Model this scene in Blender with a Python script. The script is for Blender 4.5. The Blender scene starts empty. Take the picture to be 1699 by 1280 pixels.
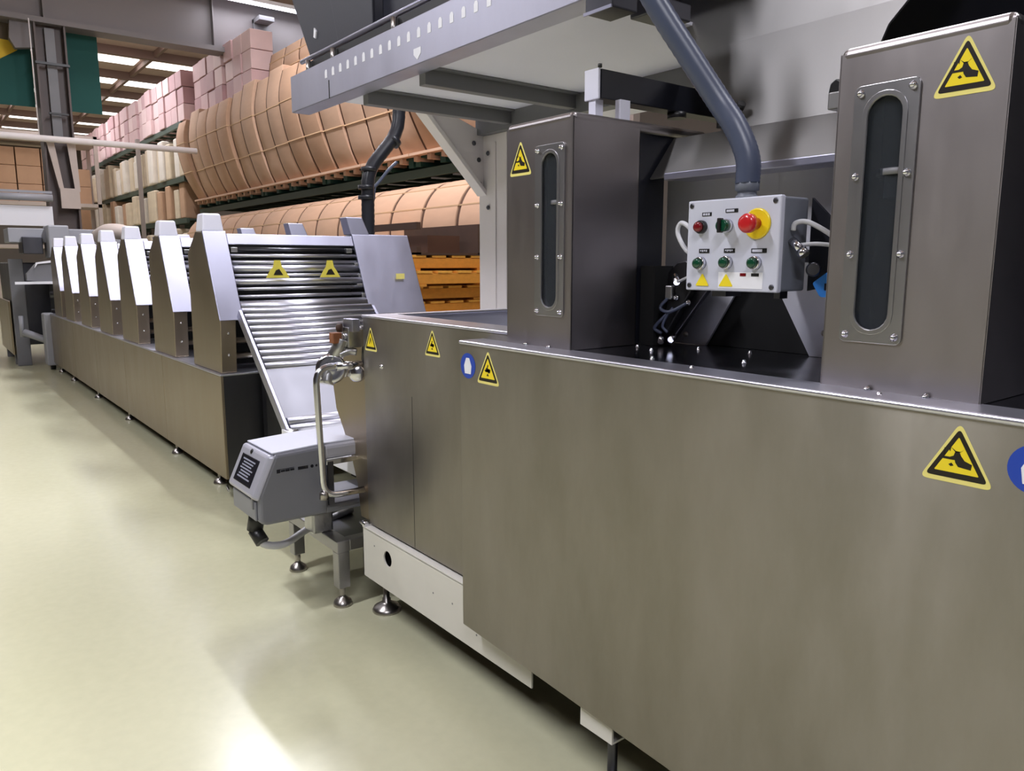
import bpy, bmesh, math, random
from mathutils import Vector, Matrix
R = random.Random(7)
scene = bpy.context.scene
COL = scene.collection
PI = math.pi

# ------------------------------------------------------------------ materials
def lin(c):
    return tuple(((v/255)/12.92 if v/255 <= .04045 else ((v/255+.055)/1.055)**2.4) for v in c)

def new_mat(name):
    m = bpy.data.materials.new(name); m.use_nodes = True
    nt = m.node_tree; b = nt.nodes['Principled BSDF']
    return m, nt, b

def plain(name, rgb, rough=.5, metal=0., var=0., scale=6., stretch=(1, 1, 1), bump=0., spec=None, emit=0., coat=0.):
    m, nt, b = new_mat(name)
    c = lin(rgb)
    b.inputs['Base Color'].default_value = (*c, 1)
    b.inputs['Roughness'].default_value = rough
    b.inputs['Metallic'].default_value = metal
    if spec is not None: b.inputs['Specular IOR Level'].default_value = spec
    if coat: b.inputs['Coat Weight'].default_value = coat; b.inputs['Coat Roughness'].default_value = .08
    if emit:
        b.inputs['Emission Color'].default_value = (*c, 1); b.inputs['Emission Strength'].default_value = emit
    if var or bump:
        tc = nt.nodes.new('ShaderNodeTexCoord'); mp = nt.nodes.new('ShaderNodeMapping')
        mp.inputs['Scale'].default_value = stretch
        nz = nt.nodes.new('ShaderNodeTexNoise'); nz.inputs['Scale'].default_value = scale; nz.inputs['Detail'].default_value = 5
        nt.links.new(tc.outputs['Object'], mp.inputs['Vector']); nt.links.new(mp.outputs['Vector'], nz.inputs['Vector'])
        if var:
            rp = nt.nodes.new('ShaderNodeMix'); rp.data_type = 'RGBA'
            rp.inputs['A'].default_value = (*[v*(1-var) for v in c], 1); rp.inputs['B'].default_value = (*[min(1, v*(1+var)) for v in c], 1)
            nt.links.new(nz.outputs['Fac'], rp.inputs['Factor']); nt.links.new(rp.outputs['Result'], b.inputs['Base Color'])
        if bump:
            bp = nt.nodes.new('ShaderNodeBump'); bp.inputs['Strength'].default_value = bump; bp.inputs['Distance'].default_value = .01
            nt.links.new(nz.outputs['Fac'], bp.inputs['Height']); nt.links.new(bp.outputs['Normal'], b.inputs['Normal'])
    return m

def steel(name, rgb=(196, 194, 190), r0=.2, r1=.36, aniso=.6, var=.12, stretch=(2.2, 2.2, .7), scale=2.2, tint=None, dirt=0.):
    m, nt, b = new_mat(name)
    c = lin(rgb); b.inputs['Metallic'].default_value = 1
    b.inputs['Anisotropic'].default_value = aniso; b.inputs['Anisotropic Rotation'].default_value = .25
    N = nt.nodes.new
    tc = N('ShaderNodeTexCoord'); mp = N('ShaderNodeMapping'); mp.inputs['Scale'].default_value = stretch
    nz = N('ShaderNodeTexNoise'); nz.inputs['Scale'].default_value = scale; nz.inputs['Detail'].default_value = 6; nz.inputs['Roughness'].default_value = .6
    nt.links.new(tc.outputs['Object'], mp.inputs['Vector']); nt.links.new(mp.outputs['Vector'], nz.inputs['Vector'])
    mr = N('ShaderNodeMapRange'); mr.inputs['From Min'].default_value = .3; mr.inputs['From Max'].default_value = .7
    mr.inputs['To Min'].default_value = r0; mr.inputs['To Max'].default_value = r1
    nt.links.new(nz.outputs['Fac'], mr.inputs['Value']); nt.links.new(mr.outputs['Result'], b.inputs['Roughness'])
    mx = N('ShaderNodeMix'); mx.data_type = 'RGBA'
    mx.inputs['A'].default_value = (*[v*(1-var) for v in c], 1); mx.inputs['B'].default_value = (*[min(1, v*(1+var)) for v in (tint and lin(tint) or c)], 1)
    m3 = N('ShaderNodeMapRange'); m3.inputs['From Min'].default_value = .28; m3.inputs['From Max'].default_value = .72
    nt.links.new(nz.outputs['Fac'], m3.inputs['Value']); nt.links.new(m3.outputs['Result'], mx.inputs['Factor']); nt.links.new(mx.outputs['Result'], b.inputs['Base Color'])
    # brushing direction lies horizontally in the sheet
    ge = N('ShaderNodeNewGeometry'); cr = N('ShaderNodeVectorMath'); cr.operation = 'CROSS_PRODUCT'
    cr.inputs[1].default_value = (.013, .021, 1)
    nm = N('ShaderNodeVectorMath'); nm.operation = 'NORMALIZE'
    nt.links.new(ge.outputs['True Normal'], cr.inputs[0]); nt.links.new(cr.outputs[0], nm.inputs[0]); nt.links.new(nm.outputs[0], b.inputs['Tangent'])
    return m

M = {}
M['steel'] = steel('brushed_steel', rgb=(166, 165, 168), r0=.3, r1=.4, aniso=.3, var=.05)
M['steel_panel'] = steel('brushed_steel_smudged', rgb=(152, 147, 140), r0=.30, r1=.42, aniso=.86, var=.2, scale=1.5, stretch=(2.4, 2.4, .8))
M['steel_warm'] = steel('brushed_steel_warm', rgb=(160, 147, 128), r0=.3, r1=.45, aniso=.5, var=.09)
M['steel_tower'] = steel('brushed_steel_tower', rgb=(158, 152, 152), r0=.3, r1=.4, aniso=.5, var=.04)
M['steel_bright'] = steel('bright_steel', rgb=(168, 168, 186), r0=.38, r1=.46, aniso=0, var=.04)
M['steel_matte'] = steel('matte_steel', rgb=(138, 136, 135), r0=.42, r1=.55, aniso=.3, var=.08)
M['lip'] = steel('edge_highlight_steel', rgb=(206, 206, 218), r0=.32, r1=.4, aniso=0, var=.03)  # paler than the panels: the edge highlight is put into the colour
M['steel_beam'] = steel('beam_steel', rgb=(198, 198, 214), r0=.42, r1=.52, aniso=.5, var=.08)
M['steel_wall'] = steel('inner_wall_steel', rgb=(214, 214, 222), r0=.55, r1=.65, aniso=0, var=.05)
M['steel_slide'] = steel('slide_steel', rgb=(140, 140, 148), r0=.5, r1=.6, aniso=0, var=.05)
M['steel_deck'] = steel('deck_steel', rgb=(150, 152, 162), r0=.12, r1=.24, aniso=.2, var=.08)
M['steel_dark'] = steel('dark_steel', rgb=(92, 92, 98), r0=.3, r1=.4, aniso=.3, var=.1)
M['chrome'] = plain('polished_chrome', (215, 215, 222), .16, 1)
M['roll'] = plain('ground_roller_steel', (206, 206, 216), .36, 1)
M['chrome_dull'] = plain('dull_chrome', (175, 170, 166), .3, 1)
M['cast'] = plain('cast_zinc', (190, 190, 192), .32, 1, var=.12, scale=30, bump=.2)
M['white_paint'] = plain('cream_white_paint', (214, 211, 203), .45, var=.05, scale=9)
M['white_panel'] = plain('white_composite_sheet', (226, 226, 240), .45, var=.03, scale=3)
M['grey_paint'] = plain('light_grey_paint', (150, 151, 158), .42, var=.04)
M['mid_grey'] = plain('mid_grey_paint', (112, 112, 116), .45, var=.05)
M['girder'] = plain('grey_girder_paint', (116, 111, 113), .55, var=.05, scale=1.5)
M['post'] = plain('off_white_post_paint', (232, 226, 226), .5, var=.04)
M['brown_steel'] = plain('brown_column_paint', (84, 72, 70), .5, var=.1)
M['haunch'] = plain('pale_column_paint', (190, 176, 168), .55, var=.06)
M['black'] = plain('black_plastic', (22, 22, 24), .4)
M['shade_fill'] = plain('shade_fill_black', (8, 8, 9), .8)  # near-black fill: shade inside housings and gaps painted as colour
M['black_paint'] = plain('black_gloss_paint', (26, 27, 34), .28, var=.15)
M['hood'] = plain('dark_hood_paint', (44, 45, 54), .45)
M['rubber'] = plain('black_rubber_hose', (34, 35, 42), .38)
M['conduit'] = plain('grey_flexible_conduit', (70, 77, 98), .36)
M['lidgrey'] = plain('light_grey_enclosure', (196, 198, 212), .4)
M['boxgrey'] = plain('grey_enclosure', (108, 112, 122), .42)
M['weigh'] = plain('grey_cast_housing', (124, 125, 134), .4, 0.25, var=.03)
M['weigh_lite'] = plain('light_grey_bezel', (178, 178, 190), .36, .25)
M['screen'] = plain('dark_screen', (24, 25, 34), .15)
M['screen_lines'] = plain('screen_lines', (150, 152, 168), .3)
M['red'] = plain('red_button', (190, 28, 34), .3, coat=.5)
M['dark_red'] = plain('dark_red_button', (112, 12, 22), .25, coat=.5)
M['green'] = plain('green_button', (6, 66, 44), .25, coat=.5)
M['yellow'] = plain('yellow_plastic', (236, 206, 30), .35, coat=.3)
M['blue'] = plain('blue_plastic', (40, 120, 205), .4)
M['blue_sign'] = plain('blue_sign', (30, 66, 170), .4)
M['white'] = plain('white_plastic', (232, 232, 238), .35)
M['wire'] = plain('white_cable', (200, 200, 205), .4)
M['sticker_edge'] = plain('pale_yellow_film', (232, 220, 130), .4)
M['sticker_yellow'] = plain('yellow_film', (238, 214, 40), .4)
M['sign_yellow'] = plain('dusty_yellow_plate', (212, 198, 78), .5, var=.1, scale=30)
M['sticker_black'] = plain('black_film', (24, 18, 12), .45)
M['rust'] = plain('rusty_brown', (128, 78, 50), .6, var=.2, scale=40)
M['kraft'] = plain('kraft_board', (188, 150, 122), .8, var=.1, scale=5, stretch=(.6, .6, 2))
M['kraft2'] = plain('kraft_board_pale', (198, 162, 136), .8, var=.1, scale=5, stretch=(.6, .6, 2))
M['kraft_edge'] = plain('kraft_strap', (206, 170, 132), .7)
M['gap'] = plain('gap_shade_and_load', (78, 48, 30), .85)  # shade between the bundles as a brown colour, also on the crate load
M['pink'] = plain('pink_carton', (206, 172, 172), .7, var=.09, scale=4)
M['pink2'] = plain('pale_pink_carton', (220, 190, 188), .7, var=.09, scale=4)
M['pink3'] = plain('mauve_carton', (186, 148, 150), .7, var=.09, scale=4)
M['cream'] = plain('cream_wrapped_pack', (214, 196, 170), .65, var=.16, scale=5, bump=.3)
M['cream2'] = plain('pale_wrapped_pack', (226, 216, 204), .6, var=.12, scale=5, bump=.3)
M['carton'] = plain('brown_carton', (190, 152, 122), .75, var=.08)
M['wood'] = plain('yellow_timber', (212, 152, 62), .65, var=.22, scale=9, stretch=(.4, 2, 3))
M['wood2'] = plain('orange_timber', (200, 132, 46), .65, var=.22, scale=9, stretch=(.4, 2, 3))
M['wood_dark'] = plain('dark_timber', (66, 44, 32), .7, var=.2, scale=9)
M['pallet'] = plain('green_pallet_plastic', (24, 62, 52), .55)
M['rack'] = plain('rack_green_steel', (58, 74, 62), .5)
M['rack_up'] = plain('rack_grey_steel', (142, 130, 124), .5)
M['net'] = plain('dark_green_cloth', (28, 84, 80), .8, var=.12, scale=2)
M['yellow_cloth'] = plain('yellow_cloth', (222, 186, 56), .75, var=.06, scale=2)
M['brown_cloth'] = plain('brown_sheet', (104, 90, 74), .75)
M['wall'] = plain('warehouse_wall', (118, 110, 106), .8, var=.05, scale=.5)
M['wall_grey'] = plain('grey_warehouse_wall', (128, 130, 138), .8, var=.05, scale=.5)
M['wall_dark'] = plain('dark_warehouse_wall', (76, 70, 66), .8, var=.05, scale=.5)
M['roof'] = plain('roof_sheet', (222, 196, 190), .7, var=.06, scale=.6)
M['purlin'] = plain('roof_purlin', (158, 132, 126), .6)
M['sky'] = plain('translucent_roof_sheet', (255, 250, 246), .5, emit=3.2)
M['lamp'] = plain('lamp_tube', (240, 242, 255), .4, emit=9.)
M['belt'] = plain('white_conveyor_belt', (224, 224, 222), .5)

def floor_mat():
    m, nt, b = new_mat('epoxy_floor'); N = nt.nodes.new
    tc = N('ShaderNodeTexCoord')
    n1 = N('ShaderNodeTexNoise'); n1.inputs['Scale'].default_value = .55; n1.inputs['Detail'].default_value = 4
    n2 = N('ShaderNodeTexNoise'); n2.inputs['Scale'].default_value = 22; n2.inputs['Detail'].default_value = 6
    nt.links.new(tc.outputs['Object'], n1.inputs['Vector']); nt.links.new(tc.outputs['Object'], n2.inputs['Vector'])
    mx = N('ShaderNodeMix'); mx.data_type = 'RGBA'
    mx.inputs['A'].default_value = (*lin((193, 192, 158)), 1); mx.inputs['B'].default_value = (*lin((202, 200, 172)), 1)
    nt.links.new(n1.outputs['Fac'], mx.inputs['Factor'])
    m2 = N('ShaderNodeMix'); m2.data_type = 'RGBA'; m2.blend_type = 'MULTIPLY'; m2.inputs['Factor'].default_value = .12
    nt.links.new(mx.outputs['Result'], m2.inputs['A']); nt.links.new(n2.outputs['Fac'], m2.inputs['B'])
    nt.links.new(m2.outputs['Result'], b.inputs['Base Color'])
    mr = N('ShaderNodeMapRange'); mr.inputs['To Min'].default_value = .2; mr.inputs['To Max'].default_value = .25
    nt.links.new(n1.outputs['Fac'], mr.inputs['Value']); nt.links.new(mr.outputs['Result'], b.inputs['Roughness'])
    b.inputs['Specular IOR Level'].default_value = .5
    return m
M['floor'] = floor_mat()

def glass_mat():
    m, nt, b = new_mat('tinted_window_glass')
    b.inputs['Base Color'].default_value = (.30, .34, .40, 1); b.inputs['Roughness'].default_value = .04
    b.inputs['Transmission Weight'].default_value = .92; b.inputs['IOR'].default_value = 1.45
    return m
M['glass'] = glass_mat()

# ------------------------------------------------------------------ mesh helpers
def B(): return bmesh.new()

def box(bm, x0, x1, y0, y1, z0, z1, mi=0):
    v = [bm.verts.new((x, y, z)) for x in (x0, x1) for y in (y0, y1) for z in (z0, z1)]
    for f in ((0, 1, 3, 2), (4, 6, 7, 5), (0, 4, 5, 1), (2, 3, 7, 6), (0, 2, 6, 4), (1, 5, 7, 3)):
        bm.faces.new([v[i] for i in f]).material_index = mi
    return v

def prism(bm, pts, axis, a0, a1, mi=0):
    """pts: 2D outline; axis x -> (y,z), y -> (x,z), z -> (x,y)"""
    def P(p, a):
        return {'x': (a, p[0], p[1]), 'y': (p[0], a, p[1]), 'z': (p[0], p[1], a)}[axis]
    A = [bm.verts.new(P(p, a0)) for p in pts]; Bv = [bm.verts.new(P(p, a1)) for p in pts]
    n = len(pts)
    fs = [bm.faces.new(A), bm.faces.new(Bv[::-1])]
    for i in range(n):
        j = (i+1) % n; fs.append(bm.faces.new((A[i], Bv[i], Bv[j], A[j])))
    for f in fs: f.material_index = mi
    bmesh.ops.recalc_face_normals(bm, faces=fs)

def hexa(bm, bottom, top, mi=0):
    """general 8 corner solid, both loops in the same order"""
    A = [bm.verts.new(p) for p in bottom]; Bv = [bm.verts.new(p) for p in top]
    fs = [bm.faces.new(A[::-1]), bm.faces.new(Bv)]
    n = len(A)
    for i in range(n):
        j = (i+1) % n; fs.append(bm.faces.new((A[i], A[j], Bv[j], Bv[i])))
    for f in fs: f.material_index = mi
    bmesh.ops.recalc_face_normals(bm, faces=fs)

def slab(bm, pts, thick, mi=0):
    """planar 3D polygon given thickness along its normal"""
    P = [Vector(p) for p in pts]; n = (P[1]-P[0]).cross(P[2]-P[1]).normalized()*thick
    hexa(bm, [p for p in P], [p+n for p in P], mi)

def frame_of(d):
    d = Vector(d).normalized()
    a = Vector((0, 0, 1)) if abs(d.z) < .9 else Vector((1, 0, 0))
    u = d.cross(a).normalized(); return d, u, d.cross(u)

def cyl(bm, p0, p1, r, seg=16, mi=0, r1=None):
    p0, p1 = Vector(p0), Vector(p1); d, u, w = frame_of(p1-p0); r1 = r if r1 is None else r1
    A = [bm.verts.new(p0+(u*math.cos(t)+w*math.sin(t))*r) for t in [2*PI*i/seg for i in range(seg)]]
    C = [bm.verts.new(p1+(u*math.cos(t)+w*math.sin(t))*r1) for t in [2*PI*i/seg for i in range(seg)]]
    fs = [bm.faces.new(A[::-1]), bm.faces.new(C)]
    for i in range(seg):
        j = (i+1) % seg; f = bm.faces.new((A[i], A[j], C[j], C[i])); f.smooth = True; fs.append(f)
    for f in fs: f.material_index = mi
    bmesh.ops.recalc_face_normals(bm, faces=fs)

def lathe(bm, base, prof, axis=(0, 0, 1), seg=24, mi=0):
    base = Vector(base); d, u, w = frame_of(axis); rings = []
    for r, h in prof:
        rings.append([bm.verts.new(base+d*h+(u*math.cos(2*PI*i/seg)+w*math.sin(2*PI*i/seg))*max(r, 1e-4)) for i in range(seg)])
    fs = [bm.faces.new(rings[0][::-1]), bm.faces.new(rings[-1])]
    for a, c in zip(rings, rings[1:]):
        for i in range(seg):
            j = (i+1) % seg; f = bm.faces.new((a[i], a[j], c[j], c[i])); f.smooth = True; fs.append(f)
    for f in fs: f.material_index = mi
    bmesh.ops.recalc_face_normals(bm, faces=fs)

def smooth_path(pts, sub=6):
    P = [Vector(p) for p in pts]; out = []
    Q = [P[0]*2-P[1]]+P+[P[-1]*2-P[-2]]
    for i in range(1, len(Q)-2):
        a, b, c, d = Q[i-1:i+3]
        for k in range(sub):
            t = k/sub
            out.append(.5*((2*b)+(c-a)*t+(2*a-5*b+4*c-d)*t*t+(3*b-a-3*c+d)*t**3))
    out.append(P[-1]); return out

def tube(bm, pts, r, seg=12, mi=0, ridge=0, closed=False):
    P = [Vector(p) for p in pts]; rings = []
    up = None
    for i, p in enumerate(P):
        t = (P[min(i+1, len(P)-1)]-P[max(i-1, 0)]).normalized()
        if up is None: _, up, _ = frame_of(t)
        up = (up-t*up.dot(t)).normalized(); w = t.cross(up)
        rr = r*(1+ridge*(i % 2)) if ridge else r
        rings.append([bm.verts.new(p+(up*math.cos(2*PI*k/seg)+w*math.sin(2*PI*k/seg))*rr) for k in range(seg)])
    fs = [bm.faces.new(rings[0][::-1]), bm.faces.new(rings[-1])]
    for a, c in zip(rings, rings[1:]):
        for k in range(seg):
            j = (k+1) % seg; f = bm.faces.new((a[k], a[j], c[j], c[k])); f.smooth = True; fs.append(f)
    for f in fs: f.material_index = mi
    bmesh.ops.recalc_face_normals(bm, faces=fs)

def bent(pts, r, n=6):
    """polyline with rounded corners"""
    P = [Vector(p) for p in pts]; out = [P[0]]
    for a, b, c in zip(P, P[1:], P[2:]):
        s = b+(a-b).normalized()*r; e = b+(c-b).normalized()*r
        for k in range(n+1):
            t = k/n; out.append(s*(1-t)**2+b*2*t*(1-t)+e*t*t)
    out.append(P[-1]); return out

def stadium(cx, cz, hw, z0, z1, n=10):
    p = []
    for k in range(n+1): t = PI*k/n; p.append((cx+hw*math.cos(t), z1-hw+hw*math.sin(t)))
    for k in range(n+1): t = PI+PI*k/n; p.append((cx+hw*math.cos(t), z0+hw+hw*math.sin(t)))
    return p

def ring_plate(bm, cx, x0, x1, z0, z1, inner, y0, y1, corner=0., mi=0):
    """plate in the x-z plane from y0 to y1 with a convex hole"""
    cz = (z0+z1)/2
    def hit(poly, ang):
        dx, dz = math.cos(ang), math.sin(ang); best = 1e9
        for (ax, az), (bx, bz) in zip(poly, poly[1:]+poly[:1]):
            ex, ez = bx-ax, bz-az; den = dx*ez-dz*ex
            if abs(den) < 1e-12: continue
            t = ((ax-cx)*ez-(az-cz)*ex)/den; s = ((ax-cx)*dz-(az-cz)*dx)/den
            if t > 0 and -1e-6 <= s <= 1+1e-6: best = min(best, t)
        return (cx+dx*best, cz+dz*best)
    outer = []
    for (px, pz, a) in ((x1, z1, 0), (x0, z1, PI/2), (x0, z0, PI), (x1, z0, 3*PI/2)):
        if corner:
            qx = px-corner if px == x1 else px+corner; qz = pz-corner if pz == z1 else pz+corner
            for k in range(6): t = a+PI/2*k/5; outer.append((qx+corner*math.cos(t), qz+corner*math.sin(t)))
        else: outer.append((px, pz))
    angs = sorted({round(math.atan2(p[1]-cz, p[0]-cx), 5) for p in outer+inner})
    O = [hit(outer, a) for a in angs]; I = [hit(inner, a) for a in angs]
    vo0 = [bm.verts.new((p[0], y0, p[1])) for p in O]; vi0 = [bm.verts.new((p[0], y0, p[1])) for p in I]
    vo1 = [bm.verts.new((p[0], y1, p[1])) for p in O]; vi1 = [bm.verts.new((p[0], y1, p[1])) for p in I]
    fs = []; n = len(angs)
    for i in range(n):
        j = (i+1) % n
        fs += [bm.faces.new((vo0[i], vo0[j], vi0[j], vi0[i])), bm.faces.new((vo1[i], vi1[i], vi1[j], vo1[j])),
               bm.faces.new((vo0[i], vo1[i], vo1[j], vo0[j])), bm.faces.new((vi0[i], vi0[j], vi1[j], vi1[i]))]
    for f in fs: f.material_index = mi
    bmesh.ops.recalc_face_normals(bm, faces=fs)

# ------------------------------------------------------------------ object helpers
def wloc(o):
    v = Vector((0, 0, 0))
    while o: v += o.location; o = o.parent
    return v

def obj(name, bm, mats, parent=None, label=None, bevel=0., seg=2, kind=None):
    me = bpy.data.meshes.new(name)
    if parent: bmesh.ops.translate(bm, verts=bm.verts, vec=-wloc(parent))
    bm.to_mesh(me); bm.free()
    for m in (mats if isinstance(mats, (list, tuple)) else [mats]): me.materials.append(M[m])
    o = bpy.data.objects.new(name, me); COL.objects.link(o)
    if parent: o.parent = parent
    if label: o['label'] = label
    if kind: o['kind'] = kind
    if bevel:
        b = o.modifiers.new('bevel', 'BEVEL'); b.width = bevel; b.segments = seg; b.limit_method = 'ANGLE'; b.angle_limit = .6
    return o

def thing(name, label, cat, loc, group=None):
    o = bpy.data.objects.new(name, None); COL.objects.link(o); o.location = loc; o.empty_display_size = .1
    o['label'] = label; o['category'] = cat
    if group: o['group'] = group
    return o

def solo(name, bm, mats, label, cat, group=None, bevel=0., seg=2, at=None):
    """a thing made of one mesh, origin moved to 'at'"""
    if at is not None: bmesh.ops.translate(bm, verts=bm.verts, vec=-Vector(at))
    o = obj(name, bm, mats, None, label, bevel, seg); o['category'] = cat
    if at is not None: o.location = at
    if group: o['group'] = group
    return o

def struct(name, bm, mats, bevel=0.):
    return obj(name, bm, mats, None, None, bevel, kind='structure')

def dup(root, loc, label, group=None):
    r = root.copy(); COL.objects.link(r); r.location = loc; r['label'] = label
    if group: r['group'] = group
    for ch in root.children:
        c = ch.copy(); COL.objects.link(c); c.parent = r
        for g in ch.children:
            d = g.copy(); COL.objects.link(d); d.parent = c
    return r

def ordn(n):
    w = ['first', 'second', 'third', 'fourth', 'fifth', 'sixth', 'seventh', 'eighth', 'ninth', 'tenth']
    return w[n-1] if n <= 10 else f"{n}{'st' if n % 10 == 1 and n != 11 else 'nd' if n % 10 == 2 and n != 12 else 'rd' if n % 10 == 3 and n != 13 else 'th'}"

def bolt(parent, p, axis=(0, -1, 0), r=.0075, mat='chrome', name='bolt'):
    bm = B(); lathe(bm, p, [(r*1.35, -.001), (r*1.35, .0015), (r, .002), (r*.95, .006), (r*.6, .0085), (0, .009)], axis, 14)
    return obj(name, bm, mat, parent)

def foot(parent, x, y, ztop, name='levelling_foot', r=.055, mat='chrome_dull', zpad=0.):
    bm = B()
    lathe(bm, (x, y, zpad), [(r, 0), (r*1.02, .006), (r*.9, .02), (r*.45, .036), (r*.3, .042), (r*.3, .056), (.014, .058), (.014, max(.06, ztop-zpad-.03)), (.011, ztop-zpad)], seg=22)
    return obj(name, bm, mat, parent)

# ------------------------------------------------------------------ the hall
bm = B(); box(bm, -62, 7, -9, 15, -.1, 0); struct('floor', bm, 'floor')
bm = B(); box(bm, -62, 7, -9, 15, 9.2, 9.3); struct('ceiling', bm, 'roof')
bm = B(); box(bm, -62.2, -62, -9, 15, 0, 9.2); struct('wall_left', bm, 'wall')
bm = B(); box(bm, 7, 7.2, -9, 15, 0, 9.2); struct('wall_right', bm, 'wall_grey')
bm = B(); box(bm, -62, 7, 15, 15.2, 0, 9.2); struct('wall_back', bm, 'wall')
bm = B(); box(bm, -62, 7, -9.2, -9, 0, 9.2); struct('wall_front', bm, 'wall_dark')
# roof purlins and rafters
bm = B()
for k in range(17): x = -60+k*4; box(bm, x-.09, x+.09, -9, 15, 8.9, 9.2)
for k in range(8): y = -8+k*3.2; box(bm, -62, 7, y-.06, y+.06, 9.0, 9.2)
struct('trim_1', bm, 'purlin')
# translucent roof sheets
n = 0
for k in range(17):
    x = -58+k*4
    for y0 in (-7.9, -4.7, -1.5, 1.7, 4.9, 8.1):
        if x > -10 and y0 > 0 or y0 < 1 and x > -22: continue
        n += 1
        bm = B(); box(bm, x-.5, x+.5, y0+.15, y0+2.9, 9.17, 9.2); struct(f'window_{n}', bm, 'sky')

# lamps hanging over the aisles
def hall_lamp(x, y, z, length, power, label, along='x'):
    t = thing('hall_lamp', label, 'lamp', (x, y, z))
    h = length/2
    bm = B()
    if along == 'x': box(bm, x-h, x+h, y-.09, y+.09, z+.03, z+.1)
    else: box(bm, x-.09, x+.09, y-h, y+h, z+.03, z+.1)
    obj('lamp_housing', bm, 'white', t)
    bm = B()
    for s in (-.04, .04):
        if along == 'x': cyl(bm, (x-h+.04, y+s, z+.012), (x+h-.04, y+s, z+.012), .015, 10)
        else: cyl(bm, (x+s, y-h+.04, z+.012), (x+s, y+h-.04, z+.012), .015, 10)
    obj('lamp_tube', bm, 'lamp', t)
    bm = B()
    for s in (-1, 1):
        p = (x+s*h*.7, y) if along == 'x' else (x, y+s*h*.7)
        cyl(bm, (*p, z+.1), (*p, 9.2), .006, 6)
    obj('hanging_wire', bm, 'chrome_dull', t)
    if power:
        L = bpy.data.lights.new('lamp_light', 'AREA'); L.shape = 'RECTANGLE'; L.size = length; L.size_y = .25
        L.energy = power; L.color = (.93, .93, 1.)
        o = bpy.data.objects.new('lamp_light', L); COL.objects.link(o); o.parent = t; o.location = (0, 0, -.02)
        if along == 'y': o.rotation_euler = (0, 0, PI/2)
    return t
for i, (x, e) in enumerate(((2.0, 190), (-2.75, 190), (-7.4, 105), (-12, 20), (-17, 12), (-23, 12), (-30, 12))):
    hall_lamp(x, -1.7, 5.2, 2.2, e, f'white tube lamp over the main aisle, {ordn(i+1)} from the near end', 'y')
for i, (x, e) in enumerate(((1.5, 130), (-3.2, 220), (-7.2, 260), (-10.6, 220), (-20, 150), (-26, 120))):
    hall_lamp(x, 3.5, 6.6, 2.4, e, f'white tube lamp between machine line and racks, {ordn(i+1)} from the near end')

# ------------------------------------------------------------------ roller line: base
t = thing('machine_base', 'long low stainless base cabinet carrying the row of roller stations', 'machine', (-8.7, 1.9, 0))
XS = [-4.96, -6.41, -7.79, -9.2, -10.6, -11.7, -12.45]
for a, b in zip(XS, XS[1:]):
    bm = B(); box(bm, b+.004, a-.004, 1.5, 1.52, .11, .785); obj('front_panel', bm, 'steel_warm', t, bevel=.004)
bm = B(); box(bm, -4.985, -4.965, 1.503, 3.05, .11, .785); obj('end_panel', bm, 'steel_dark', t, 'steel end panel, its dark reflection put into the colour', bevel=.003)  # darker steel than the front panels, imitating what this end reflects
bm = B(); box(bm, -12.45, -4.962, 1.497, 3.06, .785, .797); obj('top_deck', bm, 'lip', t, bevel=.004)
bm = B(); box(bm, -12.4, -5.0, 1.54, 3.0, .13, .78); obj('core', bm, 'shade_fill', t)
for x in (-5.3, -6.37, -8.05, -9.6, -11.2, -12.2):
    for y in (1.56, 2.9): foot(t, x, y, .13, r=.045)
bm = B(); cyl(bm, (-5.02, 1.52, .05), (-4.9, 1.49, .052), .008); obj('drain_stub', bm, 'chrome', t)

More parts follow.
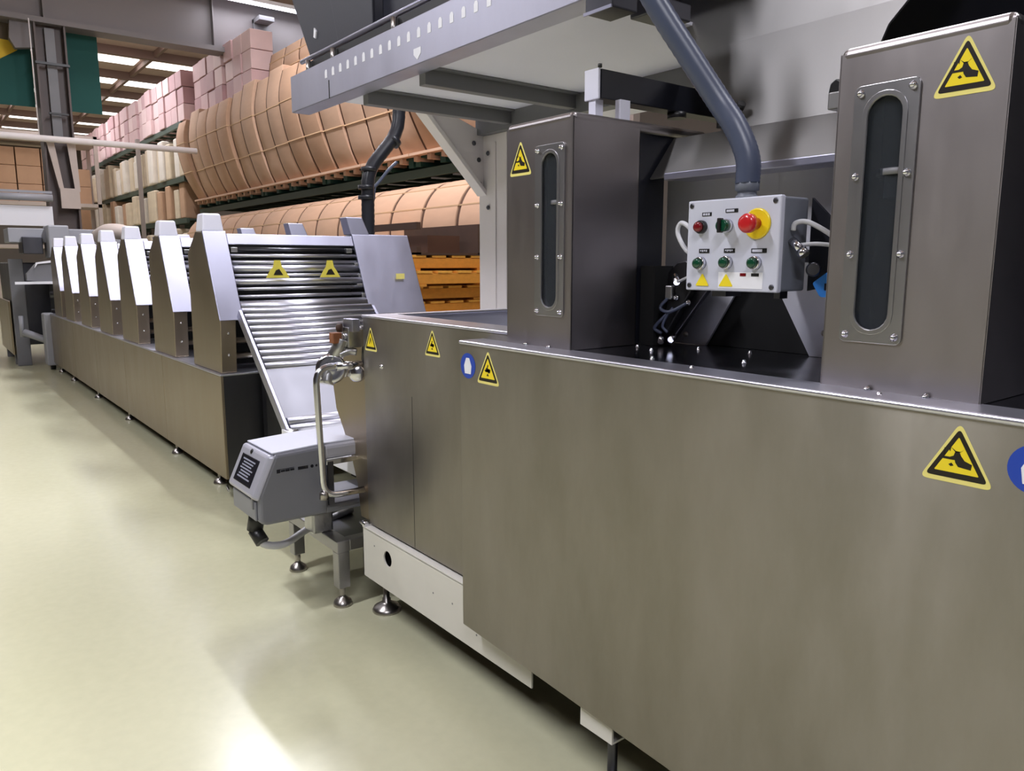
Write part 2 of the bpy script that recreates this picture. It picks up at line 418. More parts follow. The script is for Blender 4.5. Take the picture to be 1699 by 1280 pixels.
# roller stations (prototype: near bottom corner of the front at 0,0,0 -> world offset)
def station_proto(loc, label):
    x0, y0, z0 = loc
    t = thing('roller_station', label, 'machine station', loc, 'roller stations along the base')
    W = lambda p: (p[0]+x0, p[1]+z0)
    prof = [W(p) for p in ((-.60, .004), (0, .004), (.03, .34), (-.225, .90), (-.38, .91), (-.585, .77))]
    bm = B(); prism(bm, prof, 'y', y0, y0+.10); obj('side_housing', bm, 'steel_warm', t, bevel=.005)
    bm = B(); prism(bm, prof, 'y', y0+1.08, y0+1.5); obj('side_housing', bm, 'steel', t, bevel=.005)
    def onslope(f): return (.034-.2555*f+x0, .34+.56*f+z0)          # f 0 bottom .. 1 top
    for (ya, yb) in ((-.004, .145), (1.045, 1.505)):
        bm = B(); (xa, za), (xb, zb) = onslope(0), onslope(1.0)
        prism(bm, [(xa, za), (xa+.006, za+.003), (xb+.008, zb+.004), (xb, zb+.008), (xb-.02, zb+.008), (xb-.02, zb-.0)], 'y', y0+ya, y0+yb)
        obj('sloped_cover', bm, 'steel_bright', t, bevel=.003)
    # motor caps
    bm = B(); hexa(bm, [(x0-.38, y0+.0, z0+.905), (x0-.225, y0+0, z0+.90), (x0-.225, y0+.14, z0+.90), (x0-.38, y0+.14, z0+.905)],
                   [(x0-.36, y0+.012, z0+1.02), (x0-.245, y0+.012, z0+1.02), (x0-.245, y0+.128, z0+1.02), (x0-.36, y0+.128, z0+1.02)])
    obj('motor_cap', bm, 'white_panel', t, bevel=.012)
    bm = B(); hexa(bm, [(x0-.34, y0+1.04, z0+.905), (x0-.215, y0+1.04, z0+.90), (x0-.215, y0+1.19, z0+.90), (x0-.34, y0+1.19, z0+.905)],
                   [(x0-.36, y0+1.02, z0+1.03), (x0-.25, y0+1.02, z0+1.03), (x0-.25, y0+1.15, z0+1.03), (x0-.36, y0+1.15, z0+1.03)])
    obj('motor_cap', bm, 'steel_bright', t, bevel=.006)
    # bars and rollers between the housings, following the slope
    bm = B(); (xa, za), (xb, zb) = onslope(.86), onslope(.985)
    prism(bm, [(xa-.01, za), (xa+.004, za), (xb+.004, zb), (xb-.01, zb)], 'y', y0+.147, y0+1.043); obj('cross_bar', bm, 'steel_bright', t, bevel=.004)
    for f, r, dx, m in ((.80, .016, -.05, 'steel_dark'), (.73, .012, -.015, 'roll'), (.655, .012, -.02, 'roll'), (.575, .03, -.04, 'roll'), (.50, .012, -.02, 'roll'),
                     (.425, .024, -.02, 'roll'), (.345, .013, -.02, 'roll'), (.26, .012, -.02, 'roll'), (.14, .042, -.03, 'roll'), (.03, .026, -.03, 'roll')):
        (xa, za) = onslope(f); bm = B(); cyl(bm, (xa+dx, y0+.12, za), (xa+dx, y0+1.08, za), r, 18) if dx < -.035 else cyl(bm, (xa+dx, y0+.146, za), (xa+dx, y0+1.044, za), r, 18); obj('roller', bm, m, t)
    for f, y in ((.8, .16), (.8, .98), (.62, 1.02), (.48, 1.03), (.36, 1.0), (.24, 1.02), (.1, 1.03)):
        (xa, za) = onslope(f); bm = B(); box(bm, xa-.05, xa-.005, y0+y, y0+y+.045, za-.016, za+.016); obj('clamp', bm, 'cast', t, bevel=.004)
    bm = B(); box(bm, x0-.5, x0-.30, y0+.12, y0+1.07, z0+.02, z0+.86); obj('roller_shade_block', bm, 'shade_fill', t)  # black block painting the shade behind the rollers
    for z in (.1, .2):
        bm = B(); cyl(bm, (x0-.1, y0+.08, z0+z), (x0-.1, y0+1.1, z0+z), .02, 12); obj('shaft', bm, 'chrome_dull', t)
    for z in (.12, .26): bolt(t, (x0+.002+z*.088, y0+.05, z0+z), (1, 0, 0), .006)
    bm = B(); box(bm, x0-.25, x0-.20, y0+.15, y0+.21, z0+.66, z0+.70); obj('latch', bm, 'white', t, bevel=.004)
    return t
SX = [-5.0, -6.09, -7.27, -8.35, -9.45, -10.55, -11.48]
st = station_proto((SX[0], 1.52, .795), 'nearest roller station of the line, open rollers and two small warning signs')
for i, x in enumerate(SX[1:]):
    dup(st, (x, 1.52, .795), f'{ordn(i+2)} steel roller station from the near end of the base' if i < 5 else 'farthest roller station, last on the base beside the grey end machine')

# small yellow signs hanging on the rollers of the near station
for i, (y, w) in enumerate(((1.93, .10), (2.30, .09))):
    x, z = -5.09, 1.43
    t = thing('hanging_warning_sign', ('left' if i == 0 else 'right')+' small yellow warning sign on the rollers of the nearest station', 'sign', (x, y, z))
    bm = B(); prism(bm, [(y-w/2-.03, z-.03), (y+w/2+.03, z-.03), (y+w/2, z+.02), (y+.03, z+.04), (y+.02, z+.085), (y-.02, z+.085), (y-.03, z+.04), (y-w/2, z+.02)], 'x', x+.06, x+.064)
    obj('plate', bm, 'sign_yellow', t)
    bm = B(); prism(bm, [(y-.03, z-.012), (y+.035, z-.012), (y+.01, z+.028), (y-.012, z+.02)], 'x', x+.0645, x+.066); obj('symbol', bm, 'sticker_black', t)
bm = B(); box(bm, -5.05, -5.045, 2.83, 2.90, 1.38, 1.42)
s = obj('rating_label', bm, 'sticker_edge', st); s.location = (.0, 0, 0)
s.rotation_euler = (0, 0, 0); s.location = (-.006, 0, 0)

# ------------------------------------------------------------------ inclined roller conveyor
t = thing('inclined_roller_conveyor', 'inclined chrome roller conveyor dropping from the nearest roller station', 'conveyor', (-4.5, 2.06, .5))
P0, P1 = Vector((-4.86, 0, 1.20)), Vector((-4.15, 0, .555)); D = (P1-P0); Dn = D.normalized(); Nn = Vector((-Dn.z, 0, Dn.x)); Nn = Nn if Nn.z > 0 else -Nn
for y in (1.60, 2.52):
    bm = B(); a, b = P0-Nn*.05, P0+Nn*.012
    c, d = P1+Nn*.012, P1-Nn*.05
    prism(bm, [(a.x, a.z), (b.x, b.z), (c.x, c.z), (d.x, d.z)], 'y', y, y+.022); obj('side_rail', bm, 'steel_bright', t, bevel=.004)
for k in range(10):
    p = P0+D*(.0+k*.0535)-Nn*.004; bm = B(); cyl(bm, (p.x, 1.625, p.z), (p.x, 2.518, p.z), .0215, 18); obj('roller', bm, 'roll', t)
for f in (.93, .985):
    p = P0+D*f; bm = B(); cyl(bm, (p.x, 1.625, p.z), (p.x, 2.518, p.z), .026, 18); obj('roller', bm, 'roll', t)
bm = B(); a, b = P0+D*.51, P0+D*.9
prism(bm, [(a.x, a.z), (b.x, b.z), (b.x-Nn.x*.01, b.z-Nn.z*.01), (a.x-Nn.x*.01, a.z-Nn.z*.01)], 'y', 1.622, 2.52); obj('slide_plate', bm, 'steel_slide', t)
for y in (1.75, 2.36): bm = B(); box(bm, -4.93, -4.86, y, y+.04, 0, 1.1); obj('support', bm, 'steel_dark', t)
for y in (1.63, 2.48): bm = B(); lathe(bm, (-4.15, y, .54), [(.03, -.03), (.034, -.02), (.034, .03), (.02, .035)], (0, 1, 0)); obj('end_bearing', bm, 'cast', t)

# ------------------------------------------------------------------ metal detector head and its stand
t = thing('metal_detector', 'grey tunnel detector head with touch screen, long arm over the stand', 'machine', (-3.18, 1.6, .29))
XA, XB = -3.335, -3.02
def rr(pts, rads, n=5):
    """2D polygon with rounded corners"""
    out = []; m = len(pts)
    for i in range(m):
        a, b, c = Vector(pts[i-1]), Vector(pts[i]), Vector(pts[(i+1) % m]); r = rads[i]
        if r == 0: out.append(tuple(b)); continue
        s = b+(a-b).normalized()*r; e = b+(c-b).normalized()*r
        for k in range(n+1): u = k/n; out.append(tuple(s*(1-u)**2+b*2*u*(1-u)+e*u*u))
    return out
bm = B()
prism(bm, [(1.06, .43), (1.34, .43), (1.34, .735), (1.11, .725), (1.035, .56), (1.035, .45)], 'x', XA, XB)
obj('head_block', bm, 'weigh', t, bevel=.018, seg=3)
bm = B(); prism(bm, [(1.32, .665), (2.6, .665), (2.6, .735), (1.32, .735)], 'x', XA, XB); obj('tunnel_top', bm, 'weigh_lite', t, bevel=.02, seg=3)
bm = B(); prism(bm, [(1.32, .43), (2.6, .43), (2.6, .468), (1.32, .468)], 'x', XA, XB); obj('tunnel_bottom', bm, 'weigh', t, bevel=.012)
bm = B(); prism(bm, [(1.105, .722), (1.34, .733), (2.6, .733), (2.6, .742), (1.33, .742), (1.1, .731)], 'x', XA+.012, XB-.012); obj('lit_top_plate', bm, 'lidgrey', t, 'added pale plate carrying the lit tone of the top', bevel=.004)  # added plate: brightness of the lit top face is in its colour
bm = B(); box(bm, XA, XB, 2.4, 2.6, .46, .67); obj('tunnel_side', bm, 'weigh', t)
bm = B(); box(bm, XB-.002, XB+.008, 1.33, 2.4, .645, .668); obj('tunnel_lip', bm, 'chrome', t, bevel=.003)
bm = B(); box(bm, XB-.002, XB+.01, 1.335, 1.36, .468, .66); obj('tunnel_post', bm, 'steel_dark', t)
# bezel with the screen on the sloped face
o3 = lambda x, f, d: (x, 1.035+(.075)*f-.912*d, .56+.165*f+.41*d)
bm = B()
hexa(bm, [o3(XA-.004, -.12, -.01), o3(XB+.003, -.12, -.01), o3(XB+.003, .99, -.01), o3(XA-.004, .99, -.01)],
     [o3(XA+.01, -.08, .022), o3(XB-.012, -.08, .022), o3(XB-.012, .93, .022), o3(XA+.01, .93, .022)])
obj('bezel', bm, 'weigh_lite', t, bevel=.012, seg=3)
bm = B(); hexa(bm, [o3(XA+.055, .08, .02), o3(XB-.06, .08, .02), o3(XB-.06, .74, .02), o3(XA+.055, .74, .02)],
               [o3(XA+.055, .08, .0245), o3(XB-.06, .08, .0245), o3(XB-.06, .74, .0245), o3(XA+.055, .74, .0245)])
sc = obj('touch_screen', bm, 'screen', t, 'dark touch screen showing grey lines', bevel=.003)
bm = B()
for k in range(7):
    f = .2+.07*k; xa = XA+.085+(k % 3)*.008; xb = XB-.09-((k*2) % 3)*.012
    hexa(bm, [o3(xa, f, .0245), o3(xb, f, .0245), o3(xb, f+.035, .0245), o3(xa, f+.035, .0245)], [o3(xa, f, .0252), o3(xb, f, .0252), o3(xb, f+.035, .0252), o3(xa, f+.035, .0252)])
obj('display_lines', bm, 'screen_lines', sc)
bm = B(); p = o3((XA+XB)/2-.02, .85, .022); lathe(bm, p, [(.011, 0), (.011, .003), (.006, .005)], (0, -.912, .41)); obj('sensor_eye', bm, 'black', t)
bm = B(); box(bm, XA+.02, XB-.02, 1.026, 1.036, .452, .535); obj('chin_panel', bm, 'weigh', t, bevel=.006)
bm = B(); box(bm, XB-.05, XB-.035, 1.02, 1.034, .5, .55); obj('hinge', bm, 'mid_grey', t, bevel=.002)
bm = B()
x = XB+.0005
for (y0, y1, hgt) in ((1.115, 1.13, .014), (1.132, 1.15, .008), (1.152, 1.17, .009), (1.172, 1.19, .008), (1.206, 1.25, .013)): box(bm, x, x+.001, y0, y1, .652-hgt/2, .652+hgt/2)
box(bm, x, x+.001, 1.115, 1.19, .6585, .6605); lathe(bm, (x, 1.268, .652), [(.007, 0), (.007, .001)], (1, 0, 0), 14); lathe(bm, (x, 1.287, .652), [(.005, 0), (.005, .001)], (1, 0, 0), 12)
obj('lettering', bm, 'screen', t)
for y in (1.36, 2.3): bm = B(); cyl(bm, (-3.2, y, .395), (-3.2, y, .44), .035); box(bm, -3.24, -3.14, y-.05, y+.05, .303, .4); obj('mounting_block', bm, 'cast', t, bevel=.01)
bm = B(); tube(bm, smooth_path([(-3.2, 1.1, .44), (-3.21, 1.08, .36), (-3.18, 1.10, .30), (-3.2, 1.2, .27), (-3.28, 1.36, .29), (-3.35, 1.6, .31)]), .017, 10); obj('cable', bm, 'wire', t)
bm = B(); cyl(bm, (-3.2, 1.09, .45), (-3.205, 1.075, .36), .034, 14); cyl(bm, (-3.205, 1.075, .36), (-3.16, 1.09, .315), .03, 14); obj('cable_gland', bm, 'black', t)
bm = B(); cyl(bm, (-3.26, 1.2, .44), (-3.26, 1.2, .37), .022, 12); obj('cable_gland', bm, 'black', t)

t = thing('detector_stand', 'low square-tube stainless stand on adjustable feet under the detector', 'stand', (-3.27, 1.9, 0))
for x in (-3.52, -3.02):
    for y in (1.385, 2.45):
        bm = B(); box(bm, x-.028, x+.028, y-.028, y+.028, .085, .25); obj('leg', bm, 'steel', t, bevel=.004)
        foot(t, x, y, .10, r=.042)
bm = B()
box(bm, -3.55, -2.99, 1.355, 1.415, .25, .303); box(bm, -3.55, -2.99, 2.42, 2.48, .25, .303)
for x in (-3.52, -3.02): box(bm, x-.026, x+.026, 1.415, 2.42, .25, .302)
obj('frame', bm, 'steel', t, bevel=.004)
bm = B(); box(bm, -3.5, -3.04, 1.40, 2.44, .27, .292); obj('tray', bm, 'steel_dark', t)
bm = B(); box(bm, -3.06, -2.93, 1.55, 2.45, .30, .325); obj('side_bar', bm, 'steel', t, bevel=.003)

t = thing('belt_conveyor', 'white belt conveyor running through the detector tunnel', 'conveyor', (-3.5, 2., .5))
bm = B(); box(bm, -4.2, -2.95, 1.62, 2.32, .535, .55); obj('belt', bm, 'belt', t)
for y in (1.59, 2.32): bm = B(); box(bm, -4.2, -2.93, y, y+.03, .495, .565); obj('side_frame', bm, 'white', t, bevel=.004)
for x in (-4.18, -2.96): bm = B(); cyl(bm, (x, 1.6, .525), (x, 2.34, .525), .026); obj('end_roller', bm, 'chrome', t)
bm = B(); box(bm, -3.02, -2.95, 1.5, 1.6, .50, .55); obj('belt_tensioner', bm, 'cast', t, bevel=.003)

# ------------------------------------------------------------------ warning stickers
def tri(cx, cz, w, h, r, tilt=0., n=5):
    P = [(-w/2, -h*.5), (w/2, -h*.5), (0, h*.5)]
    P = rr(P, [r, r, r], n)
    ca, sa = math.cos(tilt), math.sin(tilt)
    return [(cx+x*ca-z*sa, cz+x*sa+z*ca) for x, z in P]
def sticker(parent, cx, y, cz, w, h, label, pict='hand', tilt=0.):
    s = None
    bm = B(); prism(bm, tri(cx, cz, w, h, w*.12, tilt), 'y', y-.0006, y)
    s = obj('warning_sticker', bm, 'sticker_edge', parent, label)
    bm = B(); prism(bm, tri(cx, cz-h*.012, w*.84, h*.82, w*.075, tilt), 'y', y-.0010, y-.0004); obj('border', bm, 'sticker_black', s)
    bm = B(); prism(bm, tri(cx, cz-h*.035, w*.60, h*.585, w*.02, tilt), 'y', y-.0014, y-.0008); obj('field', bm, 'sticker_yellow', s)
    bm = B(); ya, yb = y-.0018, y-.0012
    ca, sa = math.cos(tilt), math.sin(tilt)
    T = lambda pts: [(cx+(px*ca-pz*sa)*w, cz-h*.05+(px*sa+pz*ca)*h) for px, pz in pts]
    if pict == 'crush':
        prism(bm, T([(-.22, -.07), (-.03, -.07), (-.02, -.11), (.02, -.17), (.19, -.19), (.20, -.10), (.10, -.06), (.05, .01), (.02, .08), (-.03, .08), (-.05, .0), (-.10, -.03), (-.21, -.03)]), 'y', ya, yb)
        prism(bm, T([(-.12, .1), (-.09, .15), (-.1, .06)]), 'y', ya, yb)
        prism(bm, T([(-.09, .13), (-.02, .075), (.04, .08), (.08, .12), (.03, .065), (-.03, .06)]), 'y', ya, yb)
        prism(bm, T([(-.19, -.03), (-.18, .11), (-.175, .11), (-.18, -.03)]), 'y', ya, yb)
        prism(bm, T([(-.11, -.15), (-.07, -.12), (-.04, -.16), (-.08, -.18)]), 'y', ya, yb)
    elif pict == 'roll':
        for px, pz, rd in ((-.03, -.02, .055), (.05, -.05, .06)): lathe(bm, (cx+px*w, ya, cz-h*.05+pz*h), [(rd*w, 0), (rd*w, .0006)], (0, 1, 0), 12)
        prism(bm, T([(-.14, -.03), (-.1, -.09), (.09, -.08), (.13, .0), (.1, -.02), (.02, .0), (-.08, -.03)]), 'y', ya, yb)
        prism(bm, T([(-.02, .0), (.03, .1), (0, .14), (-.03, .06)]), 'y', ya, yb)
        prism(bm, T([(-.05, -.2), (0, -.12), (.05, -.2)]), 'y', ya, yb)
    elif pict == 'bolt':
        prism(bm, T([(-.02, .16), (-.1, -.16), (-.06, -.16), (-.01, .0)]), 'y', ya, yb)
        prism(bm, T([(0, .08), (.02, -.02), (.0, -.02), (.1, -.16), (.06, -.02), (.075, -.02), (.03, .09)]), 'y', ya, yb)
    obj('pictogram', bm, 'sticker_black', s)
    return s

# ------------------------------------------------------------------ trough section (left housing)
t = thing('trough_housing', 'stainless trough housing with white base plate and small levelling feet', 'machine', (-2.4, 1.9, 0))
YF = 1.455
bm = B(); box(bm, -2.885, -1.895, YF, YF+.02, .40, 1.279); obj('front_panel', bm, 'steel_panel', t, bevel=.003)
bm = B(); box(bm, -2.5, -2.499, YF-.0008, YF, .40, 1.0); obj('panel_seam', bm, 'steel_dark', t)
bm = B(); box(bm, -2.891, -1.9, YF-.005, 1.585, 1.278, 1.289); box(bm, -2.891, -2.83, 1.585, 2.28, 1.278, 1.289); box(bm, -2.83, -1.9, 2.22, 2.28, 1.278, 1.289); obj('rim', bm, 'lip', t, bevel=.005, seg=4)
bm = B(); box(bm, -2.88, -1.91, 2.22, 2.27, .4, 1.279); box(bm, -2.88, -2.85, 1.475, 2.22, .4, 1.279); box(bm, -2.85, -1.91, 1.57, 1.585, .9, 1.279); box(bm, -2.85, -1.91, 1.585, 2.22, .88, .9); obj('trough_wall', bm, 'steel_wall', t)
bm = B(); box(bm, -2.105, -2.095, 1.48, 2.24, .9, 1.28); obj('divider', bm, 'steel_deck', t)
# white base with a round hole
bm = B(); box(bm, -2.895, -2.755, 1.43, 1.436, .17, .385); box(bm, -2.60, -1.75, 1.43, 1.436, .17, .385)
hole = [(-2.678+.0 + .03*math.cos(2*PI*k/20), .31+.045*math.sin(2*PI*k/20)) for k in range(20)]
ring_plate(bm, -2.678, -2.755, -2.60, .17, .385, [(-2.678+.033*math.cos(2*PI*k/20), .2775+.033*math.sin(2*PI*k/20)+.03) for k in range(20)], 1.43, 1.436)
box(bm, -2.895, -1.75, 1.43, 1.5, .383, .39); box(bm, -2.895, -2.889, 1.43, 2.2, .17, .385)
obj('base_plate', bm, 'white_paint', t, 'white base plate with one round hole')
bm = B(); box(bm, -2.88, -1.91, 1.47, 2.2, .2, .37); obj('base_core', bm, 'shade_fill', t)
for p in ((-2.20, .29), (-2.33, .285), (-2.79, .33), (-2.05, .23)): bm = B(); cyl(bm, (p[0], 1.4295, p[1]), (p[0], 1.431, p[1]), .004, 8); obj('rivet_hole', bm, 'mid_grey', t)
foot(t, -2.85, 1.512, .2, r=.062); foot(t, -2.85, 2.1, .2, r=.062)
bm = B(); lathe(bm, (-2.89, 1.44, .397), [(.012, -.02), (.012, .03), (.008, .034)], (-1, 0, 0)); obj('pin', bm, 'chrome', t)
bm = B()
prism(bm, [(-2.884, 1.235), (-3.0, 1.205), (-3.06, 1.15), (-3.225, .955), (-3.20, .85), (-3.13, .76), (-3.06, .65), (-3.01, .54), (-2.985, .40), (-2.884, .40)], 'y', 1.47, 1.482); obj('chute_side', bm, 'steel_warm', t, bevel=.002)
bm = B(); prism(bm, [(-2.884, 1.17), (-2.884, 1.05), (-2.93, 1.1), (-2.92, 1.15)], 'y', 1.466, 1.469); obj('slot', bm, 'black', t)
bolt(t, (-2.73, YF, 1.09), r=.008)
sticker(t, -2.347, YF, 1.217, .108, .098, 'yellow triangle sticker with rolling symbol, middle of the three on the two housings', 'roll')
sticker(t, -2.818, YF, 1.195, .108, .100, 'yellow triangle sticker nearest the clamp handle', 'bolt')

# guard tube with clamp and handwheel at the end of the trough
t = thing('tube_guard', 'bent chrome tube guard hanging from the clamp at the trough end', 'guard', (-2.95, 1.42, .53))
bm = B(); tube(bm, bent([(-2.95, 1.46, 1.078), (-2.95, 1.27, 1.078), (-2.95, 1.285, .53), (-2.95, 1.47, .53)], .07), .0135, 14); obj('tube', bm, 'chrome', t)
bm = B(); lathe(bm, (-2.95, 1.286, .52), [(.019, 0), (.019, .03), (.014, .034)]); obj('end_sleeve', bm, 'chrome_dull', t)
t = thing('tube_clamp', 'cast clamp with handwheels and a rusty square block at the trough end', 'clamp', (-2.95, 1.42, 1.1))
bm = B(); lathe(bm, (-2.965, 1.345, 1.065), [(.0, -.012), (.045, -.012), (.06, -.006), (.063, .0), (.052, .006), (.04, .003), (.02, .006), (0, .008)], (.85, -.5, .1), 26); obj('handwheel', bm, 'chrome', t)
bm = B(); lathe(bm, (-2.93, 1.445, 1.04), [(.0, -.008), (.03, -.008), (.036, 0), (.03, .006), (0, .008)], (.85, -.5, .0), 22); obj('handwheel', bm, 'chrome', t)
bm = B(); tube(bm, smooth_path([(-2.98, 1.33, 1.0), (-2.99, 1.36, 1.09), (-2.97, 1.385, 1.15), (-2.965, 1.40, 1.185)]), .03, 12); tube(bm, smooth_path([(-2.96, 1.38, 1.12), (-2.95, 1.42, 1.135), (-2.94, 1.45, 1.13)]), .016, 10); obj('clamp_body', bm, 'cast', t)
bm = B(); cyl(bm, (-2.95, 1.36, 1.075), (-2.94, 1.475, 1.075), .018, 14); cyl(bm, (-2.945, 1.40, 1.075), (-2.945, 1.40, 1.03), .011, 10); obj('spindle', bm, 'chrome', t)
bm = B(); box(bm, -2.985, -2.945, 1.35, 1.39, 1.17, 1.215); obj('square_block', bm, 'rust', t, 'rusty brown square block', bevel=.004)
bm = B(); cyl(bm, (-2.965, 1.4, 1.195), (-2.965, 1.43, 1.195), .016, 12); box(bm, -2.98, -2.93, 1.41, 1.475, 1.15, 1.235); obj('bracket', bm, 'cast', t, bevel=.004)
bm = B(); box(bm, -2.985, -2.90, 1.415, 1.45, 1.218, 1.27); obj('cover_plate', bm, 'steel_bright', t, bevel=.003)
bm = B(); lathe(bm, (-2.985, 1.41, 1.23), [(.018, 0), (.018, .02), (.01, .024)], (-.6, -.8, 0)); obj('screw_cap', bm, 'wood_dark', t)

# ------------------------------------------------------------------ big front housing
t = thing('front_housing', 'large brushed stainless front housing with warning stickers, nearest the camera', 'machine', (-.6, 1.9, 0))
ZT = 1.255
bm = B(); prism(bm, [(-2.03, .30), (-1.0, .262), (.95, .262), (.95, ZT), (-2.03, ZT)], 'y', 1.36, 1.378); obj('front_panel', bm, 'steel_panel', t, bevel=.004, seg=3)
bm = B(); box(bm, -2.031, .95, 1.354, 1.455, ZT-.010, ZT+.003); obj('top_lip', bm, 'lip', t, bevel=.006, seg=4)
bm = B(); box(bm, -2.03, -1.6, 1.4, 1.455, ZT-.002, ZT+.0025); box(bm, -1.888, .95, 1.45, 2.3, ZT-.006, ZT+.001); obj('top_deck', bm, 'steel_deck', t)
bm = B(); box(bm, -2.03, -2.015, 1.37, 1.455, .3, ZT-.004); box(bm, -1.888, -1.87, 1.48, 2.25, 1.0, ZT-.006); box(bm, .93, .948, 1.38, 2.3, .28, ZT-.006); obj('side_panel', bm, 'steel', t)
bm = B(); box(bm, -1.85, .92, 1.45, 2.25, .33, 1.2); obj('core', bm, 'shade_fill', t)
bm = B(); prism(bm, [(-1.47, .30), (-1.345, .30), (-1.345, .211), (-1.47, .211)], 'y', 1.38, 1.386); box(bm, -1.47, -1.345, 1.386, 1.52, .211, .217); obj('foot_bracket', bm, 'white_paint', t)
foot(t, -1.39, 1.43, .215, r=.062, mat='steel_dark'); foot(t, .4, 1.45, .28, r=.062); foot(t, .4, 2.2, .3, r=.062); foot(t, -1.39, 2.2, .33, r=.062)
for x, y in ((-1.15, 1.415), (-1.33, 1.48), (-.70, 1.40), (-1.14, 1.60), (-1.55, 1.66), (-1.46, 1.62), (-1.40, 1.75), (-1.25, 1.78), (-.44, 1.52)): bolt(t, (x, y, ZT+.001), (0, 0, 1), .005)
sticker(t, -1.878, 1.36, 1.186, .118, .105, 'yellow triangle sticker at the left end of the front panel', 'roll')
sticker(t, -.5395, 1.36, 1.185, .118, .105, 'large yellow triangle sticker with crushed hand, right side of front panel', 'crush')
# round blue mandatory signs, one by each sticker
for i, (x, r) in enumerate(((-1.985, .04), (-.425, .04))):
    bm = B(); lathe(bm, (x, 1.36, 1.18), [(r, 0), (r, .0008)], (0, -1, 0), 32)
    s = obj('mandatory_sticker', bm, 'blue_sign', t, ('round blue sticker at the left end of the front panel', 'round blue sticker just right of the large yellow triangle')[i])
    bm = B(); prism(bm, [(x-.016, 1.155), (x+.016, 1.155), (x+.02, 1.18), (x+.008, 1.205), (x-.008, 1.205), (x-.02, 1.18)], 'y', 1.3585, 1.3593); obj('symbol', bm, 'white', s)

# ------------------------------------------------------------------ window towers
def tower(x0, x1, fx0, fx1, label, stk_x, stk_z, deep):
    y0, y1, z0, z1 = 1.44, 1.70, ZT+.002, 1.90
    cx = (fx0+fx1)/2; hw = .034
    t = thing('window_tower', label, 'housing', ((x0+x1)/2, 1.57, z0))
    hole = stadium(cx, 0, hw, 1.372, 1.802)
    bm = B(); ring_plate(bm, cx, x0, x1, z0, z1-.012, hole, y0, y0+.004)
    obj('front_sheet', bm, 'steel_tower', t)
    bm = B(); box(bm, x0, x0+.004, y0, y1, z0, z1-.012); box(bm, x1-.004, x1, y0, y1, z0, z1-.012); box(bm, x0, x1, y1-.004, y1, z0, z1-.012); obj('side_sheet', bm, 'steel_tower', t, bevel=.0015)
    bm = B(); box(bm, x0-.001, x1+.001, y0-.001, y1+deep, z1-.03, z1); obj('top_cap', bm, 'steel_tower', t, bevel=.014, seg=4)
    if deep: bm = B(); box(bm, x0+.04, x1-.012, y1, y1+.12, z0+.002, z1-.02); box(bm, x0+.04, x1-.012, y1+.12, y1+deep, 1.80, z1-.02); obj('rear_shade_case', bm, 'black_paint', t)  # real case above; the black lower box stands in for a dark gap
    bm = B(); ring_plate(bm, cx, fx0, fx1, 1.348, 1.824, stadium(cx, 0, hw-.002, 1.374, 1.80), y0-.004, y0, corner=.012); ring_plate(bm, cx, cx-hw-.008, cx+hw+.008, 1.364, 1.81, stadium(cx, 0, hw-.001, 1.373, 1.801), y0-.0055, y0-.003, corner=hw+.006)
    fr = obj('window_frame', bm, 'steel', t, bevel=.001)
    for z in (1.362, 1.515, 1.66, 1.81):
        for x in (fx0+.0125, fx1-.0125):
            b = bolt(fr, (x, y0-.004, z), r=.0055)
    bm = B(); prism(bm, stadium(cx, 0, hw+.004, 1.37, 1.806), 'y', y0+.005, y0+.009); obj('window_pane', bm, 'glass', t)
    bm = B(); box(bm, x0+.02, x1-.02, y0+.14, y0+.2, z0+.02, z1-.06); obj('pane_shade_block', bm, 'shade_fill', t)  # black block standing in for the darkness behind the pane
    bm = B(); cyl(bm, (cx+.02, y0+.05, 1.62), (cx+.02, y0+.05, 1.66), .035, 16); cyl(bm, (cx+.02, y0+.05, 1.66), (cx+.02, y0+.05, 1.672), .05, 16); cyl(bm, (cx+.02, y0+.05, 1.40), (cx+.02, y0+.05, 1.62), .012, 10); obj('inner_roller', bm, 'mid_grey', t)
    sticker(t, stk_x, y0, stk_z, .105, .10, 'yellow triangle sticker beside the window', 'crush')
    bolt(t, ((x0+x1)/2-.05, y0-.004, z0+.002), (0, -1, 0), .005); bolt(t, (x1-.09, y0-.004, z0+.002), (0, -1, 0), .005)
    return t
tower(-1.887, -1.597, -1.752, -1.626, 'narrow-windowed stainless tower left of the control box', -1.822, 1.80, .3)
tower(-.842, -.543, -.807, -.686, 'narrow-windowed stainless tower right of the control box, nearest the camera', -.615, 1.83, .0)

# ------------------------------------------------------------------ hopper between the towers
t = thing('feed_hopper', 'stainless feed hopper with black trapezoid opening behind the control box', 'hopper', (-1.3, 1.95, ZT))
YH = 1.85
bm = B()
prism(bm, [(-1.62, ZT+.002), (-1.455, ZT+.002), (-1.335, 1.45), (-1.335, 1.76), (-1.62, 1.76)], 'y', YH, YH+.008)
prism(bm, [(-1.118, ZT+.002), (-.95, ZT+.002), (-.95, 1.76), (-1.235, 1.76), (-1.235, 1.45)], 'y', YH, YH+.008)
box(bm, -1.336, -1.234, YH, YH+.008, 1.45, 1.76)
obj('front_plate', bm, 'steel_wall', t)
bm = B(); box(bm, -1.5, -1.05, YH+.03, YH+.25, ZT+.002, 1.5); obj('opening_shade_box', bm, 'shade_fill', t)  # solid black box in place of the shade inside the opening
bm = B(); prism(bm, [(1.745, 1.742), (1.75, 1.738), (1.86, 1.856), (1.855, 1.866), (1.845, 1.866)], 'x', -1.60, -.85); obj('sloped_lip', bm, 'steel_matte', t, bevel=.004)
bm = B(); box(bm, -1.535, -.85, 1.735, 1.76, 1.732, 1.752); box(bm, -1.535, -.85, 1.75, 1.85, 1.735, 1.74); obj('ledge', bm, 'steel_bright', t, bevel=.003)
